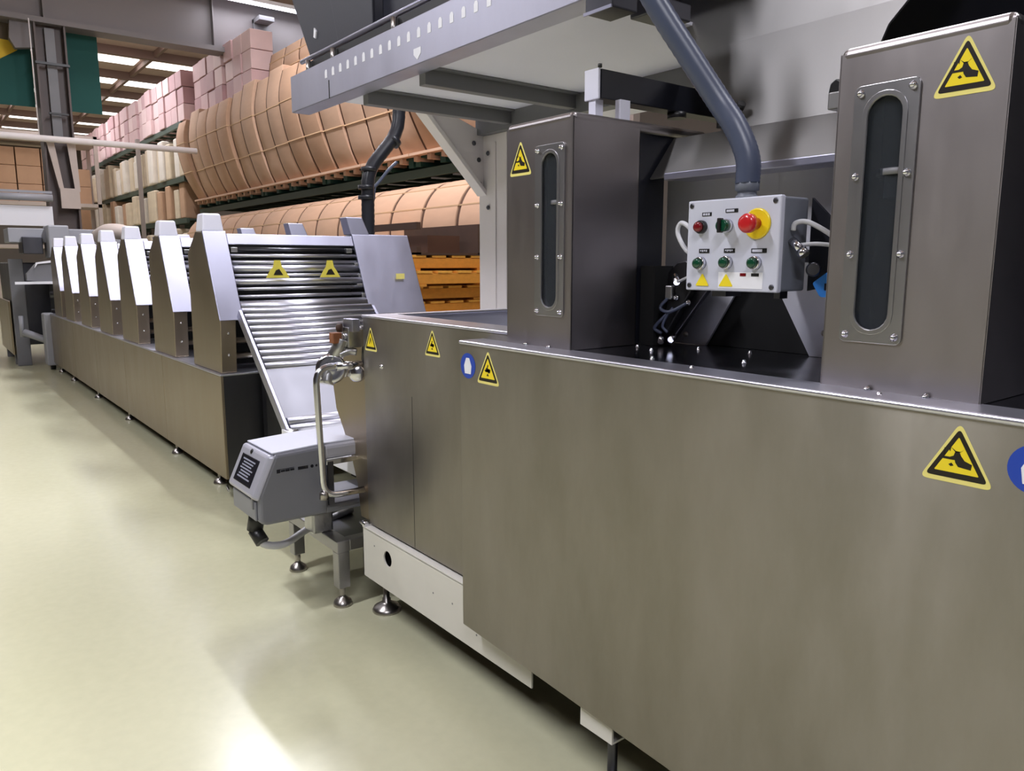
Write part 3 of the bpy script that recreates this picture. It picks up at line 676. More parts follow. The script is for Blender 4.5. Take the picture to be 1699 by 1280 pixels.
UP = lambda x, z: (x, 1.86+.4*(z-1.86), z)
bm = B(); slab(bm, [UP(-1.43, 1.86), UP(-1.05, 1.86), UP(-1.015, 2.07), UP(-.976, 2.13), UP(-1.67, 2.13)], .006); obj('lower_sheet', bm, 'steel_matte', t)
U2 = lambda x, z: (x, 1.968+.25*(z-2.13), z)
bm = B(); slab(bm, [U2(-1.67, 2.13), U2(-.976, 2.13), U2(-.67, 2.6), U2(-2.0, 2.6)], .006); obj('upper_sheet', bm, 'steel_matte', t)
bm = B(); tube(bm, smooth_path([(-1.40, 1.83, 1.875), (-1.405, 1.83, 1.90), (-1.39, 1.845, 1.93), (-1.37, 1.85, 1.925)]), .005, 8); cyl(bm, (-1.372, 1.85, 1.918), (-1.36, 1.845, 1.93), .012, 10); cyl(bm, (-1.415, 1.825, 1.87), (-1.415, 1.825, 1.905), .01, 10); obj('hook', bm, 'black', t)
bm = B(); prism(bm, [(-1.105, 1.91), (-1.02, 1.91), (-1.05, 1.925), (-1.085, 1.945), (-1.10, 1.935)], 'y', 1.84, 1.87); obj('latch_knob', bm, 'black', t, bevel=.004)
bm = B(); box(bm, -1.08, -.98, 1.80, 1.85, 1.865, 1.905); obj('latch_plate', bm, 'steel_matte', t, bevel=.003)
for p in ((-1.53, 1.285), (-1.08, 1.32), (-1.05, 1.36)): bolt(t, (p[0], YH, p[1]), r=.006, mat='chrome_dull')

bm = B(); box(bm, -1.30, 1.0, 2.32, 2.6, 1.0, 3.0); box(bm, -.3, .9, 2.34, 2.58, 0, 1.0)
solo('drive_cover', bm, 'black_paint', 'black drive cover behind the hopper and right tower', 'cover', bevel=.01, at=(-.2, 2.4, 0))

# dark angled sensor bracket left of the box
t = thing('sensor_bracket', 'dark angled bracket with sensors, cables and clips left of the control box', 'bracket', (-1.5, 1.75, ZT))
bm = B(); prism(bm, [(-1.535, 1.47), (-1.50, 1.50), (-1.47, 1.505), (-1.395, 1.46), (-1.39, 1.42), (-1.52, 1.262), (-1.56, 1.262), (-1.535, 1.33)], 'y', 1.765, 1.785); obj('plate', bm, 'steel_dark', t, bevel=.003)
bm = B(); prism(bm, [(-1.50, 1.42), (-1.44, 1.455), (-1.42, 1.43), (-1.51, 1.30), (-1.535, 1.31)], 'y', 1.74, 1.765); obj('sensor_block', bm, 'black', t, bevel=.004)
bm = B(); box(bm, -1.51, -1.485, 1.725, 1.742, 1.395, 1.435); obj('sensor', bm, 'cast', t, bevel=.004)
bm = B()
tube(bm, smooth_path([(-1.50, 1.73, 1.40), (-1.52, 1.72, 1.37), (-1.485, 1.72, 1.36), (-1.44, 1.74, 1.385)]), .005, 8)
tube(bm, smooth_path([(-1.48, 1.73, 1.37), (-1.51, 1.72, 1.34), (-1.54, 1.72, 1.31), (-1.52, 1.73, 1.295)]), .005, 8)
tube(bm, smooth_path([(-1.49, 1.725, 1.36), (-1.505, 1.715, 1.32), (-1.49, 1.72, 1.30)]), .004, 8); obj('cable', bm, 'conduit', t)
bm = B(); cyl(bm, (-1.475, 1.73, 1.462), (-1.445, 1.70, 1.445), .009, 10); cyl(bm, (-1.53, 1.74, 1.29), (-1.515, 1.72, 1.27), .009, 10); cyl(bm, (-1.475, 1.73, 1.29), (-1.47, 1.71, 1.28), .009, 10); obj('plug', bm, 'chrome', t)
for p in ((-1.43, 1.388), (-1.475, 1.40)): bolt(t, (p[0], 1.735, p[1]), r=.006)
bm = B(); box(bm, -1.60, -1.545, 1.72, 1.80, ZT+.002, 1.49); obj('gap_shade_box', bm, 'shade_fill', t)  # added black box, fills the dark gap beside the tower with painted shade

# ------------------------------------------------------------------ control box
t = thing('control_box', 'light grey push-button control box with yellow and red emergency stop', 'control box', (-1.12, 1.55, 1.435))
BX0, BX1, BZ0, BZ1, BY = -1.247, -.993, 1.434, 1.645, 1.5
bm = B(); box(bm, BX0+.003, BX1-.003, BY+.018, BY+.112, BZ0+.002, BZ1-.002); obj('case', bm, 'boxgrey', t, bevel=.006, seg=3)
bm = B(); box(bm, BX0, BX1, BY, BY+.017, BZ0, BZ1); obj('lid', bm, 'lidgrey', t, bevel=.004, seg=3)
for x in (BX0+.012, BX1-.014):
    for z in (BZ0+.012, BZ1-.012):
        bm = B(); lathe(bm, (x, BY+.001, z), [(.006, 0), (.006, .0025), (.003, .003)], (0, -1, 0), 14); obj('lid_screw', bm, 'steel_dark', t)
def button(x, z, name, colour, label, r=.0135, rim='chrome'):
    bm = B(); lathe(bm, (x, BY, z), [(r*1.15, 0), (r*1.15, .010), (r, .012)], (0, -1, 0), 22); o = obj(name, bm, rim, t, label)
    bm = B(); lathe(bm, (x, BY-.0115, z), [(r*.88, 0), (r*.86, .008), (r*.6, .010), (0, .0105)], (0, -1, 0), 22); obj('cap', bm, colour, o)
    return o
button(-1.203, 1.583, 'push_button', 'dark_red', 'dark red push button', rim='black')
o = button(-1.130, 1.583, 'selector_switch', 'green', 'green selector switch with black lever')
bm = B(); box(bm, -1.134, -1.126, BY-.036, BY-.02, 1.567, 1.6); obj('lever', bm, 'black', o, bevel=.002)
bm = B(); cyl(bm, (-1.128, BY, 1.583), (-1.128, BY-.03, 1.583), .0135, 18); obj('barrel', bm, 'green', o)
for x, z, l in ((-1.202, 1.498, 'left green push button'), (-1.127, 1.5, 'middle green push button'), (-1.05, 1.499, 'right green push button')): button(x, z, 'push_button', 'green', l)
bm = B(); lathe(bm, (-1.05, BY, 1.585), [(.034, 0), (.034, .003), (.031, .005)], (0, -1, 0), 34); e = obj('emergency_stop', bm, 'yellow', t, 'red mushroom emergency stop on a yellow disc')
bm = B(); lathe(bm, (-1.05, BY-.004, 1.585), [(.013, 0), (.013, .02), (.021, .024), (.0215, .036), (.018, .043), (.010, .045), (0, .0455)], (0, -1, 0), 30); obj('mushroom_head', bm, 'red', e)
def plate(x, z, w, h, lines, dark=True):
    bm = B(); box(bm, x-w/2, x+w/2, BY-.001, BY, z-h/2, z+h/2); o = obj('name_plate', bm, 'black' if dark else 'white', t)
    bm = B()
    if dark == 2:
        for i in range(lines): box(bm, x-w/2+.003+i*(w-.006)/lines, x-w/2+.003+(i+.75)*(w-.006)/lines, BY-.0016, BY-.001, z-h*.3, z+h*.3)
    else:
        for i in range(lines): box(bm, x-w/2+.004+i*(w-.008)/lines, x-w/2+.004+(i+.6)*(w-.008)/lines, BY-.0016, BY-.001, z-h*(.1+.1*(i % 2)), z+h*.25)
    obj('marks', bm, 'lidgrey' if dark else 'black', o)
plate(-1.190, 1.612, .027, .0085, 3, 2); plate(-1.120, 1.617, .034, .0085, 1, 2)
plate(-1.194, 1.527, .03, .010, 4); plate(-1.122, 1.527, .03, .010, 5); plate(-1.043, 1.526, .04, .010, 1, 2)
bm = B(); box(bm, -1.150, -1.030, BY-.0008, BY, 1.441, 1.478); o = obj('paper_label', bm, 'white', t)
bm = B(); box(bm, -1.090, -1.074, BY-.0014, BY-.0008, 1.469, 1.476); obj('red_mark', bm, 'dark_red', o)
bm = B(); box(bm, -1.060, -1.04, BY-.0014, BY-.0008, 1.469, 1.476); obj('dark_mark', bm, 'black', o)
for i, x in enumerate((-1.196, -1.128)):
    bm = B(); prism(bm, rr([(x-.02, 1.445), (x+.02, 1.445), (x, 1.475)], [.004]*3), 'y', BY-.0018, BY-.0008); o = obj('warning_sticker', bm, 'sticker_yellow', t, ('small yellow sticker under the left green button', 'small yellow sticker on the white paper label')[i])
bm = B(); lathe(bm, (-1.125, 1.56, BZ1-.004), [(.026, 0), (.026, .012), (.022, .014), (.022, .022), (.028, .024), (.028, .042), (.024, .046)], seg=8); obj('cable_gland', bm, 'boxgrey', t)
bm = B(); box(bm, -1.2, -1.04, BY+.112, 1.85, 1.5, 1.53); box(bm, -1.19, -1.15, BY+.03, BY+.09, 1.42, 1.436); box(bm, -1.02, -1.005, BY+.03, BY+.06, 1.42, 1.436); obj('mounting_arm', bm, 'steel_dark', t)
bm = B(); prism(bm, [(-.99, 1.643), (-.93, 1.585), (-.93, 1.45), (-.99, 1.436)], 'y', BY+.113, BY+.123); obj('shaded_plate', bm, 'black_paint', t)  # chute plate lying in shadow, its shade painted as black

bm = B(); tube(bm, smooth_path([(-1.125, 1.56, 1.68), (-1.128, 1.56, 1.74), (-1.160, 1.555, 1.81), (-1.205, 1.545, 1.875), (-1.262, 1.51, 1.975), (-1.335, 1.46, 2.11), (-1.40, 1.42, 2.25), (-1.44, 1.40, 2.42)], 14), .0275, 18, ridge=.035)
solo('flexible_conduit', bm, 'conduit', 'grey flexible conduit dropping into the top of the control box', 'conduit', at=(-1.125, 1.56, 1.68))

# cables beside the box
bm = B(); tube(bm, smooth_path([(-1.25, 1.57, 1.50), (-1.275, 1.57, 1.512), (-1.315, 1.575, 1.535), (-1.345, 1.58, 1.575), (-1.335, 1.58, 1.60), (-1.305, 1.58, 1.585), (-1.285, 1.59, 1.545), (-1.31, 1.62, 1.52), (-1.36, 1.68, 1.50), (-1.42, 1.74, 1.49)]), .006, 10)
solo('looped_cable', bm, 'wire', 'white cable looping out of the left side of the control box', 'cable')
bm = B(); tube(bm, smooth_path([(-1.25, 1.56, 1.45), (-1.28, 1.58, 1.447), (-1.32, 1.62, 1.46), (-1.36, 1.66, 1.465), (-1.44, 1.70, 1.447)]), .004, 8)
solo('sensor_cable', bm, 'wire', 'thin pale cable from the sensor bracket to the lower corner of the box', 'cable')
t = thing('cable_assembly', 'white cables with chrome plug and blue tag right of the control box', 'cable', (-.97, 1.58, 1.52))
bm = B(); tube(bm, smooth_path([(-.990, 1.545, 1.57), (-.985, 1.545, 1.585), (-.965, 1.56, 1.587), (-.93, 1.58, 1.565), (-.905, 1.6, 1.54)]), .0055, 10)
tube(bm, smooth_path([(-.972, 1.55, 1.538), (-.945, 1.57, 1.54), (-.905, 1.6, 1.535), (-.87, 1.62, 1.53)]), .0045, 8); obj('cable', bm, 'wire', t)
bm = B(); cyl(bm, (-.992, 1.545, 1.548), (-.965, 1.54, 1.527), .0095, 12); cyl(bm, (-.965, 1.54, 1.527), (-.955, 1.54, 1.515), .012, 12); obj('plug', bm, 'chrome', t)
bm = B(); lathe(bm, (-.945, 1.56, 1.485), [(.014, -.01), (.016, 0), (.012, .012)], (.5, -.8, 0)); obj('tag_clip', bm, 'steel_dark', t)
bm = B(); prism(bm, rr([(-.955, 1.455), (-.935, 1.425), (-.90, 1.425), (-.88, 1.47), (-.92, 1.48)], [.006]*5), 'y', 1.575, 1.583); tg = obj('blue_tag', bm, 'blue', t, 'blue tag with dark marks')
bm = B(); box(bm, -.925, -.915, 1.5735, 1.575, 1.44, 1.455); prism(bm, [(-.91, 1.46), (-.89, 1.455), (-.90, 1.47)], 'y', 1.5735, 1.575); obj('tag_marks', bm, 'screen', tg)

# ------------------------------------------------------------------ platform over the machine
t = thing('overhead_platform', 'overhead steel platform with slotted stainless front beam and white underside', 'platform', (-2.6, 1.95, 2.2))
bm = B(); box(bm, -3.66, -1.62, 1.51, 1.516, 2.2, 2.362); box(bm, -3.66, -1.62, 1.51, 1.60, 2.2, 2.206); box(bm, -3.66, -1.62, 1.51, 1.56, 2.356, 2.362); box(bm, -3.66, -3.654, 1.51, 1.60, 2.2, 2.362)
obj('front_beam', bm, 'steel_beam', t, bevel=.003)
for k in range(18):
    x = -3.267+k*.0704; bm = B()
    prism(bm, [(x-.011, 2.288), (x+.011, 2.288), (x+.011, 2.314), (x+.005, 2.322), (x-.005, 2.322), (x-.011, 2.314)], 'y', 1.5088, 1.511); obj('slot', bm, 'white', t)  # white plates stand in for brightness showing through open slots
bm = B(); prism(bm, [(-2.53, 2.235), (-2.505, 2.215), (-2.48, 2.235), (-2.48, 2.255), (-2.53, 2.255)], 'y', 1.5088, 1.511)
obj('drain_slot', bm, 'white', t)
bm = B(); box(bm, -3.245, -3.239, 1.5088, 1.511, 2.2, 2.275); obj('dark_slit', bm, 'black', t)
bm = B(); box(bm, -3.38, -1.66, 1.60, 2.9, 2.222, 2.232); obj('underside_sheet', bm, 'white_panel', t)
for x in (-3.06, -2.60): bm = B(); box(bm, x-.045, x+.0, 1.6, 2.36, 2.16, 2.222); box(bm, x-.012, x+.03, 1.6, 2.36, 2.215, 2.222); obj('cross_beam', bm, 'mid_grey', t, bevel=.002)
bm = B(); box(bm, -3.36, -1.31, 2.36, 2.43, 2.14, 2.222); obj('rear_beam', bm, 'mid_grey', t, bevel=.002)
bm = B(); box(bm, -3.385, -3.15, 2.40, 2.55, 0, 2.14); box(bm, -3.25, -3.235, 2.395, 2.40, 0, 2.1); obj('post', bm, 'post', t, bevel=.004)
bm = B(); prism(bm, [(2.40, 1.87), (2.40, 2.16), (2.22, 2.222), (2.06, 2.222), (2.06, 2.19)], 'x', -3.39, -3.345); prism(bm, [(2.40, 1.84), (2.40, 1.87), (2.06, 2.222), (2.03, 2.222)], 'x', -3.40, -3.32); obj('gusset', bm, 'post', t, bevel=.003)
for y, z in ((2.375, 1.90), (2.37, 2.02), (2.34, 2.10)): bolt(t, (-3.344, y, z), (1, 0, 0), .009, 'steel_dark')
for y, z in ((2.395, 1.78), (2.395, 2.05)): bolt(t, (-3.3, y, z), (0, -1, 0), .009, 'steel_dark')
bm = B(); box(bm, -1.60, -1.50, 1.48, 1.575, 2.145, 2.36); obj('end_bracket', bm, 'steel_dark', t, bevel=.004)
bm = B(); box(bm, -1.625, -1.535, 1.675, 1.83, 2.175, 2.222); obj('end_bracket', bm, 'steel_dark', t, bevel=.004)
bm = B(); box(bm, -1.603, -1.50, 1.477, 1.481, 2.142, 2.15); obj('bracket_edge', bm, 'steel_bright', t)

t = thing('dark_hood', 'dark funnel-sided hood on a rail above the slotted beam', 'hood', (-2.9, 1.9, 2.42))
bm = B(); prism(bm, [(-3.715, 2.47), (-3.38, 2.47), (-3.38, 3.05), (-4.08, 3.05)], 'y', 1.64, 2.25); obj('side_funnel', bm, 'hood', t, bevel=.006)
bm = B(); prism(bm, [(-3.378, 2.47), (-3.05, 2.47), (-3.05, 3.05), (-3.57, 3.05)], 'y', 1.625, 1.639); obj('front_sheet', bm, 'hood', t, bevel=.003)
bm = B(); box(bm, -3.06, -1.55, 1.68, 2.3, 2.45, 2.9); obj('body', bm, 'hood', t)
bm = B(); tube(bm, [(-3.73, 1.60, 2.455), (-1.6, 1.60, 2.455)], .011, 10); obj('rail', bm, 'steel_bright', t)
bm = B(); box(bm, -3.68, -1.6, 1.60, 1.66, 2.375, 2.44); obj('rail_shadow_bar', bm, 'black', t)  # black bar painted in for the shadow gap below the rail
for x in (-3.62, -3.35, -2.8): bm = B(); cyl(bm, (x, 1.585, 2.362), (x, 1.585, 2.44), .012, 10); obj('stud', bm, 'chrome_dull', t)
bm = B(); prism(bm, [(-3.66, 2.56), (-3.64, 2.55), (-3.63, 2.58), (-3.65, 2.60)], 'y', 1.633, 1.64); obj('white_tag', bm, 'white', t)

t = thing('short_beam', 'black channel beam with pale end block on top of the left tower', 'beam', (-1.69, 1.9, 1.90))
bm = B(); box(bm, -1.72, -1.661, 1.603, 2.36, 1.962, 2.042); obj('channel', bm, 'black_paint', t, bevel=.003)
bm = B(); box(bm, -1.722, -1.664, 1.595, 1.603, 1.96, 2.044); obj('end_block', bm, 'white_panel', t, 'pale end plate', bevel=.002)
bm = B(); box(bm, -1.708, -1.68, 1.60, 1.63, 1.90, 1.962); box(bm, -1.66, -1.64, 1.66, 1.70, 1.90, 1.962); obj('spacer', bm, 'white_panel', t)
bm = B(); cyl(bm, (-1.664, 1.6, 2.044), (-1.664, 1.6, 2.054), .006, 8); cyl(bm, (-1.68, 1.95, 1.945), (-1.68, 1.95, 1.963), .03, 12); obj('stud', bm, 'black', t)

# black drop conduit behind the near station
s = 1.95
q = lambda a, b, c: (a*s, b*s, 1.5+(c-1.5)*s)
t = thing('drop_conduit', 'black corrugated cable duct bending down behind the nearest roller station', 'conduit', q(-2.9, 1.49, 1.5))
path = bent([q(-2.9, 1.665, 2.25), q(-2.9, 1.650, 2.03), q(-2.9, 1.505, 1.865), q(-2.9, 1.492, 1.20)], .12)
fine = []
for a, b in zip(path, path[1:]):
    n = max(1, int((b-a).length/.02)); fine += [a.lerp(b, k/n) for k in range(n)]
bm = B(); tube(bm, fine+[path[-1]], .05, 16, ridge=.05); obj('duct', bm, 'rubber', t)
for c in (q(-2.9, 1.51, 1.872), q(-2.9, 1.494, 1.80), q(-2.9, 1.493, 1.76)):
    bm = B(); cyl(bm, (c[0], c[1], c[2]-.015), (c[0], c[1], c[2]+.015), .06, 18); obj('duct_clip', bm, 'rubber', t)
bm = B(); cyl(bm, q(-2.9, 1.62, 1.985), q(-2.9, 1.635, 2.0), .06, 18)
obj('duct_clip', bm, 'rubber', t)
bm = B(); tube(bm, smooth_path([q(-2.9, 1.53, 1.80), q(-2.9, 1.56, 1.83), q(-2.9, 1.60, 1.875), q(-2.9, 1.64, 1.91)]), .013, 8); tube(bm, smooth_path([q(-2.9, 1.535, 1.80), q(-2.9, 1.53, 1.76), q(-2.9, 1.525, 1.745)]), .01, 8); obj('clip_strap', bm, 'conduit', t)

# ------------------------------------------------------------------ building girder, column, tube lamp, pipe, cloths
bm = B(); box(bm, -16.2, -16.12, -6, 12, 5.62, 6.6); box(bm, -16.4, -15.98, -6, 12, 5.55, 5.64); box(bm, -16.4, -15.98, -6, 12, 6.55, 6.64)
for y in (2.25, 5.1): box(bm, -16.12, -15.985, y-.01, y+.01, 5.64, 6.55)
t = solo('roof_girder', bm, 'girder', 'big grey steel girder crossing the hall above the machine line', 'girder', at=(-16.2, 3, 5.55))
t = thing('steel_column', 'brown H-section steel column under the girder with pale haunch plates', 'column', (-16.2, 2.32, 0))
bm = B(); box(bm, -16.4, -16.0, 2.08, 2.11, 0, 5.55); box(bm, -16.4, -16.0, 2.53, 2.56, 0, 5.55); box(bm, -16.22, -16.18, 2.1, 2.54, 0, 5.55); obj('shaft', bm, 'brown_steel', t)
bm = B(); box(bm, -16.18, -16.1, 2.25, 2.40, 3.7, 5.5); obj('web_plate', bm, 'mid_grey', t)
for y0, y1, y2, y3 in ((2.10, 2.22, 2.33, 2.26), (2.42, 2.56, 2.58, 2.5)):
    bm = B(); hexa(bm, [(-16.0, y3-.0, 2.75), (-15.98, y3, 2.75), (-15.98, y2, 2.75), (-16.0, y2, 2.75)], [(-16.0, y0, 3.66), (-15.98, y0, 3.66), (-15.98, y1, 3.66), (-16.0, y1, 3.66)]); obj('haunch_plate', bm, 'haunch', t)
bm = B(); box(bm, -16.0, -15.95, 2.26, 2.56, 2.45, 2.80); obj('haunch_seat', bm, 'haunch', t)
bm = B(); prism(bm, [(2.08, 5.55), (1.75, 5.55), (1.72, 5.25), (1.80, 5.1), (2.08, 5.15)], 'x', -16.25, -16.1); obj('corner_gusset', bm, 'girder', t)
bm = B(); box(bm, -16.02, -15.97, 2.06, 2.58, 4.87, 4.91); box(bm, -16.02, -15.97, 2.2, 2.5, 4.05, 4.08); obj('clip_band', bm, 'black', t)
hall_lamp(-15.6, 6.1, 6.42, 2.2, 30, 'bright tube lamp under the grey girder at the top of the picture', 'y')
bm = B(); box(bm, -16.1, -15.7, 5.9, 6.2, 6.2, 6.28); box(bm, -16.1, -16.02, 5.9, 6.2, 5.9, 6.28)
solo('lamp_bracket', bm, 'mid_grey', 'grey bracket below the tube lamp on the girder', 'bracket')
bm = B(); cyl(bm, (-15.85, -3, 3.61), (-15.85, 4.6, 3.61), .055, 14)
for y in (-1, 2.0): cyl(bm, (-15.85, y, 3.66), (-15.85, y, 5.55), .01, 6)
solo('hanging_pipe', bm, 'post', 'pale horizontal pipe crossing in front of the brown column', 'pipe', at=(-15.85, 2, 3.61))
bm = B(); box(bm, -16.42, -16.41, 2.44, 3.12, 4.2, 5.56); solo('hanging_cloth', bm, 'net', 'dark green cloth hanging to the right of the brown column', 'cloth', at=(-16.41, 2.8, 4.2))
bm = B(); prism(bm, [(.7, 4.19), (2.06, 4.21), (2.06, 5.5), (.7, 5.5)], 'x', -16.43, -16.42); solo('hanging_cloth', bm, 'net', 'dark green cloth hanging to the left of the brown column', 'cloth', at=(-16.42, 1.4, 4.2))
bm = B(); prism(bm, [(.7, 4.6), (1.45, 4.86), (1.86, 5.13), (1.84, 5.27), (.7, 5.33)], 'x', -16.41, -16.405); solo('hanging_cloth', bm, 'yellow_cloth', 'yellow cloth slanting across the green cloth at top left', 'cloth', at=(-16.4, 1.2, 5))
bm = B(); prism(bm, [(.7, 5.33), (1.84, 5.27), (1.92, 5.56), (.7, 5.6)], 'x', -16.41, -16.405); solo('hanging_sheet', bm, 'brown_cloth', 'brown sheet above the yellow cloth under the girder', 'sheet', at=(-16.4, 1.2, 5.4))

# ------------------------------------------------------------------ pallet rack
rack = t = thing('pallet_rack', 'long green and grey pallet rack behind the machine line', 'rack', (-18, 5.6, 0))
for x in (-6.2, -9.4, -12.6, -15.8, -18.6, -21.6, -24.6, -27.6, -30.6):
    bm = B()
    for y in ((5.78, 6.35) if x < -18.7 else (6.47,)): box(bm, x-.06, x+.06, y-.05, y+.05, 0, 5.3 if x < -18.7 else 4.5)
    for z in (.5, 1.5, 2.5, 3.5) if x < -18.7 else (): cyl(bm, (x, 5.78, z), (x, 6.35, z+.8), .02, 6)
    obj('upright', bm, 'rack_up', t)
for x0, x1, z in ((-18.6, -6.2, 1.78), (-18.6, -6.2, 2.70), (-30.6, -18.6, 2.5), (-30.6, -18.6, 3.42), (-30.6, -18.6, 4.6)):
    for y in ((5.42 if x0 > -19 else 5.12), 6.38): bm = B(); box(bm, x0, x1, y-.03, y+.03, z-.11, z); obj('beam', bm, 'rack', t)
    bm = B()
    for k in range(int((x1-x0)/.6)): box(bm, x0+.3+k*.6, x0+.38+k*.6, (5.45 if x0 > -19 else 5.15), 6.35, z-.04, z)
    obj('decking', bm, 'rack', t, kind='stuff')

def copy_solo(o, loc, label, mat=None, group=None, scale=None):
    c = o.copy(); COL.objects.link(c); c.location = loc; c['label'] = label
    if group: c['group'] = group
    if scale: c.scale = scale
    for ch in o.children: d = ch.copy(); COL.objects.link(d); d.parent = c
    return c

bm = B(); box(bm, -22.1, -21.95, 4.90, 4.98, 0, 4.6); obj('upright', bm, 'rack_up', rack)
# green pallets below the upper bundles
def pallet(bm, w, d, h, x=0., y=0., z=0.):
    for k in range(6): yy = y+k*d/5.5; box(bm, x, x+w, yy, yy+d/11, z+h-.025, z+h)
    for k in range(3): xx = x+k*(w-.12)/2; box(bm, xx, xx+.12, y, y+d, z, z+h-.025)
bm = B(); pallet(bm, 1.3, 1.0, .13)
for k in range(4): box(bm, .05+k*.33, .13+k*.33, -.06, .2, .06, .13, 1)
box(bm, 0, 1.34, -.1, 1.0, .132, .165, 1); p0 = solo('pallet', bm, ['pallet', 'kraft2'], '', 'pallet', 'green pallets under the upper bundles')
NP = 9
for i in range(NP):
    loc = (-18.5+i*1.36, 5.36, 2.725); lab = f'dark green pallet under the upper bundles, {ordn(i+1)} from the far end'
    if i == 0: p0.location = loc; p0['label'] = lab
    else: copy_solo(p0, loc, lab)

# upper row: curved strapped bundles
def bundle(w, prof, back, mat, label, group):
    """prof: list of (y,z) front profile from bottom to top"""
    t = thing('cardboard_bundle', label, 'bundle', (0, 0, 0), group)
    prof = [(p.x, p.y) for p in smooth_path([(y, z, 0) for y, z in prof], 4)]
    bm = B(); pts = prof+[(back, prof[-1][1]-.02), (back, prof[0][1])]
    prism(bm, pts, 'x', .03, w-.02); o = obj('boards', bm, mat, t, bevel=.012)
    for f in o.data.polygons: f.use_smooth = abs(f.normal.x) < .5 and f.normal.y < .2
    bm = B(); prism(bm, [(y+.012, z) for y, z in prof]+[(back-.03, prof[-1][1]-.03), (back-.03, prof[0][1]+.01)], 'x', -.021, .031); obj('gap_shade_sheet', bm, 'gap', t, 'dark brown sheet standing in for the shaded gap')  # added dark sheet, paints the shade of the gap between bundles
    for f in (.36, .68):
        bm = B()
        i = int(f*(len(prof)-1)); y, z = prof[i]; y2, z2 = prof[i+1]
        u = f*(len(prof)-1)-i; yy, zz = y+(y2-y)*u, z+(z2-z)*u
        box(bm, .0, w-.01, yy-.006, yy+.05, zz-.008, zz+.008)
        obj('strap', bm, 'kraft_edge', t)
    return t
protos = []
for k, (dy, dz) in enumerate(((0, 0), (.06, .05), (-.05, -.04), (.03, .1))):
    H = 1.66+dz
    prof = [(5.36+dy*.3, 0), (5.24+dy*.5, .22), (5.13+dy, .5), (5.04+dy, .82), (4.99+dy, 1.12), (5.0+dy, 1.38), (5.07+dy, H)]
    protos.append((prof, H))
GU = 'strapped cardboard bundles on the upper rack row'
first = {}
x = -18.5; i = 0
while x < -6.9:
    k = R.randrange(4); w = .64
    lab = f'tall curved kraft cardboard bundle on the upper rack row, {ordn(i+1)} from the far end'
    loc = (x, 0, 2.90)
    if k not in first:
        o = bundle(w, protos[k][0], 6.3, ('kraft', 'kraft2')[k % 2], lab, GU); o.location = loc; first[k] = o
    else: dup(first[k], loc, lab, GU)
    x += w+R.uniform(-.0, .03); i += 1
# second layer of bundles set back above
GT = 'short cardboard bundles on top of the upper row'
prof = [(5.6, 0), (5.52, .15), (5.5, .3), (5.53, .46), (5.56, .58)]
f2 = None; x = -14.3; i = 0
while x < -7.2:
    w = .66; lab = f'short kraft cardboard bundle lying on top of the upper row, {ordn(i+1)} from the far end'
    loc = (x, 0, 4.62)
    if f2 is None: f2 = bundle(w, prof, 6.25, 'kraft2', lab, GT); f2.location = loc
    else: dup(f2, loc, lab, GT)
    x += w+.02; i += 1
# lower row of bundles, arched
prof = [(4.98, 0), (4.99, .2), (5.05, .40), (5.16, .56), (5.30, .66), (5.45, .71)]
GL = 'arched cardboard bundles on the lower rack row'
f3 = None; x = -18.4; i = 0
while x < -6.3:
    w = .76; lab = f'arched kraft cardboard bundle on the lower rack row, {ordn(i+1)} from the far end'
    loc = (x, 0, 1.785)
    if f3 is None: f3 = bundle(w, prof, 6.25, 'kraft', lab, GL); f3.location = loc
    else: dup(f3, loc, lab, GL)
    x += w+.02; i += 1

# pink cartons on the top tier (far part) and behind the bundles
def carton(w, d, h, mat, label, group, tape='kraft_edge'):
    bm = B(); box(bm, 0, w, 0, d, 0, h)
    return solo('carton', bm, mat, label, 'carton', group, bevel=.01)
pk = [carton(.47, .42, h, m, '', 'pink cartons on the top rack tier') for h, m in ((.34, 'pink'), (.34, 'pink2'), (.34, 'pink3'))]
used = set()
layer = ('bottom', 'second', 'third')
i = 0; x = -30.8
while x < -14.9:
    base = 4.605 if x < -18.7 else 4.66
    yy = 5.05+R.uniform(0, .06) if x < -18.7 else 5.3
    hs = 1.0 if x < -18.7 else .95
    nl = 3
    for l in range(nl):
        k = R.choice((0, 0, 1, 1, 2)); s = 1.0+R.uniform(-.02, .03)
        lab = f'pink carton, {layer[l]} layer of the {ordn(i+1)} stack from the far end'
        loc = (x, yy+R.uniform(-.02, .02), base+l*.352)
        if k not in used: o = pk[k]; o.location = loc; o['label'] = lab; used.add(k)
        else: copy_solo(pk[k], loc, lab)
    i += 1
    x += .485+(.16 if i % 4 == 0 else 0)

# wrapped cream packs on the two middle tiers (far part)
cp = []
for m in ('cream', 'cream2', 'carton'):
    bm = B(); box(bm, 0, .42, 0, .55, 0, 1.0)
    cp.append(solo('wrapped_pack', bm, m, '', 'pack', 'wrapped packs on the middle rack tiers', bevel=.04, seg=3))
used = set()
for tier, (z0, h0, h1) in (('lower', (2.505, .62, .82)), ('upper', (3.425, .7, 1.0)), ('bottom', (1.0, 1.1, 1.35))):
    x = -30.5; i = 0
    while x < -18.9:
        k = R.choice((0, 0, 1, 2) if tier != 'upper' else (0, 1, 1, 0)); lab = f'wrapped pack on the {tier} middle rack tier, {ordn(i+1)} from the far end'
        loc = (x, 5.0+R.uniform(0, .15), z0); sc_ = (1, 1, R.uniform(h0, h1))
        if k not in used: o = cp[k]; o.location = loc; o['label'] = lab; o.scale = sc_; used.add(k)
        else: copy_solo(cp[k], loc, lab, scale=sc_)
        x += R.choice((.45, .47, .5, .62)); i += 1
bm = B(); box(bm, -30.6, -18.7, 4.98, 6.2, .86, 1.0); obj('lower_shelf', bm, 'rack', rack)
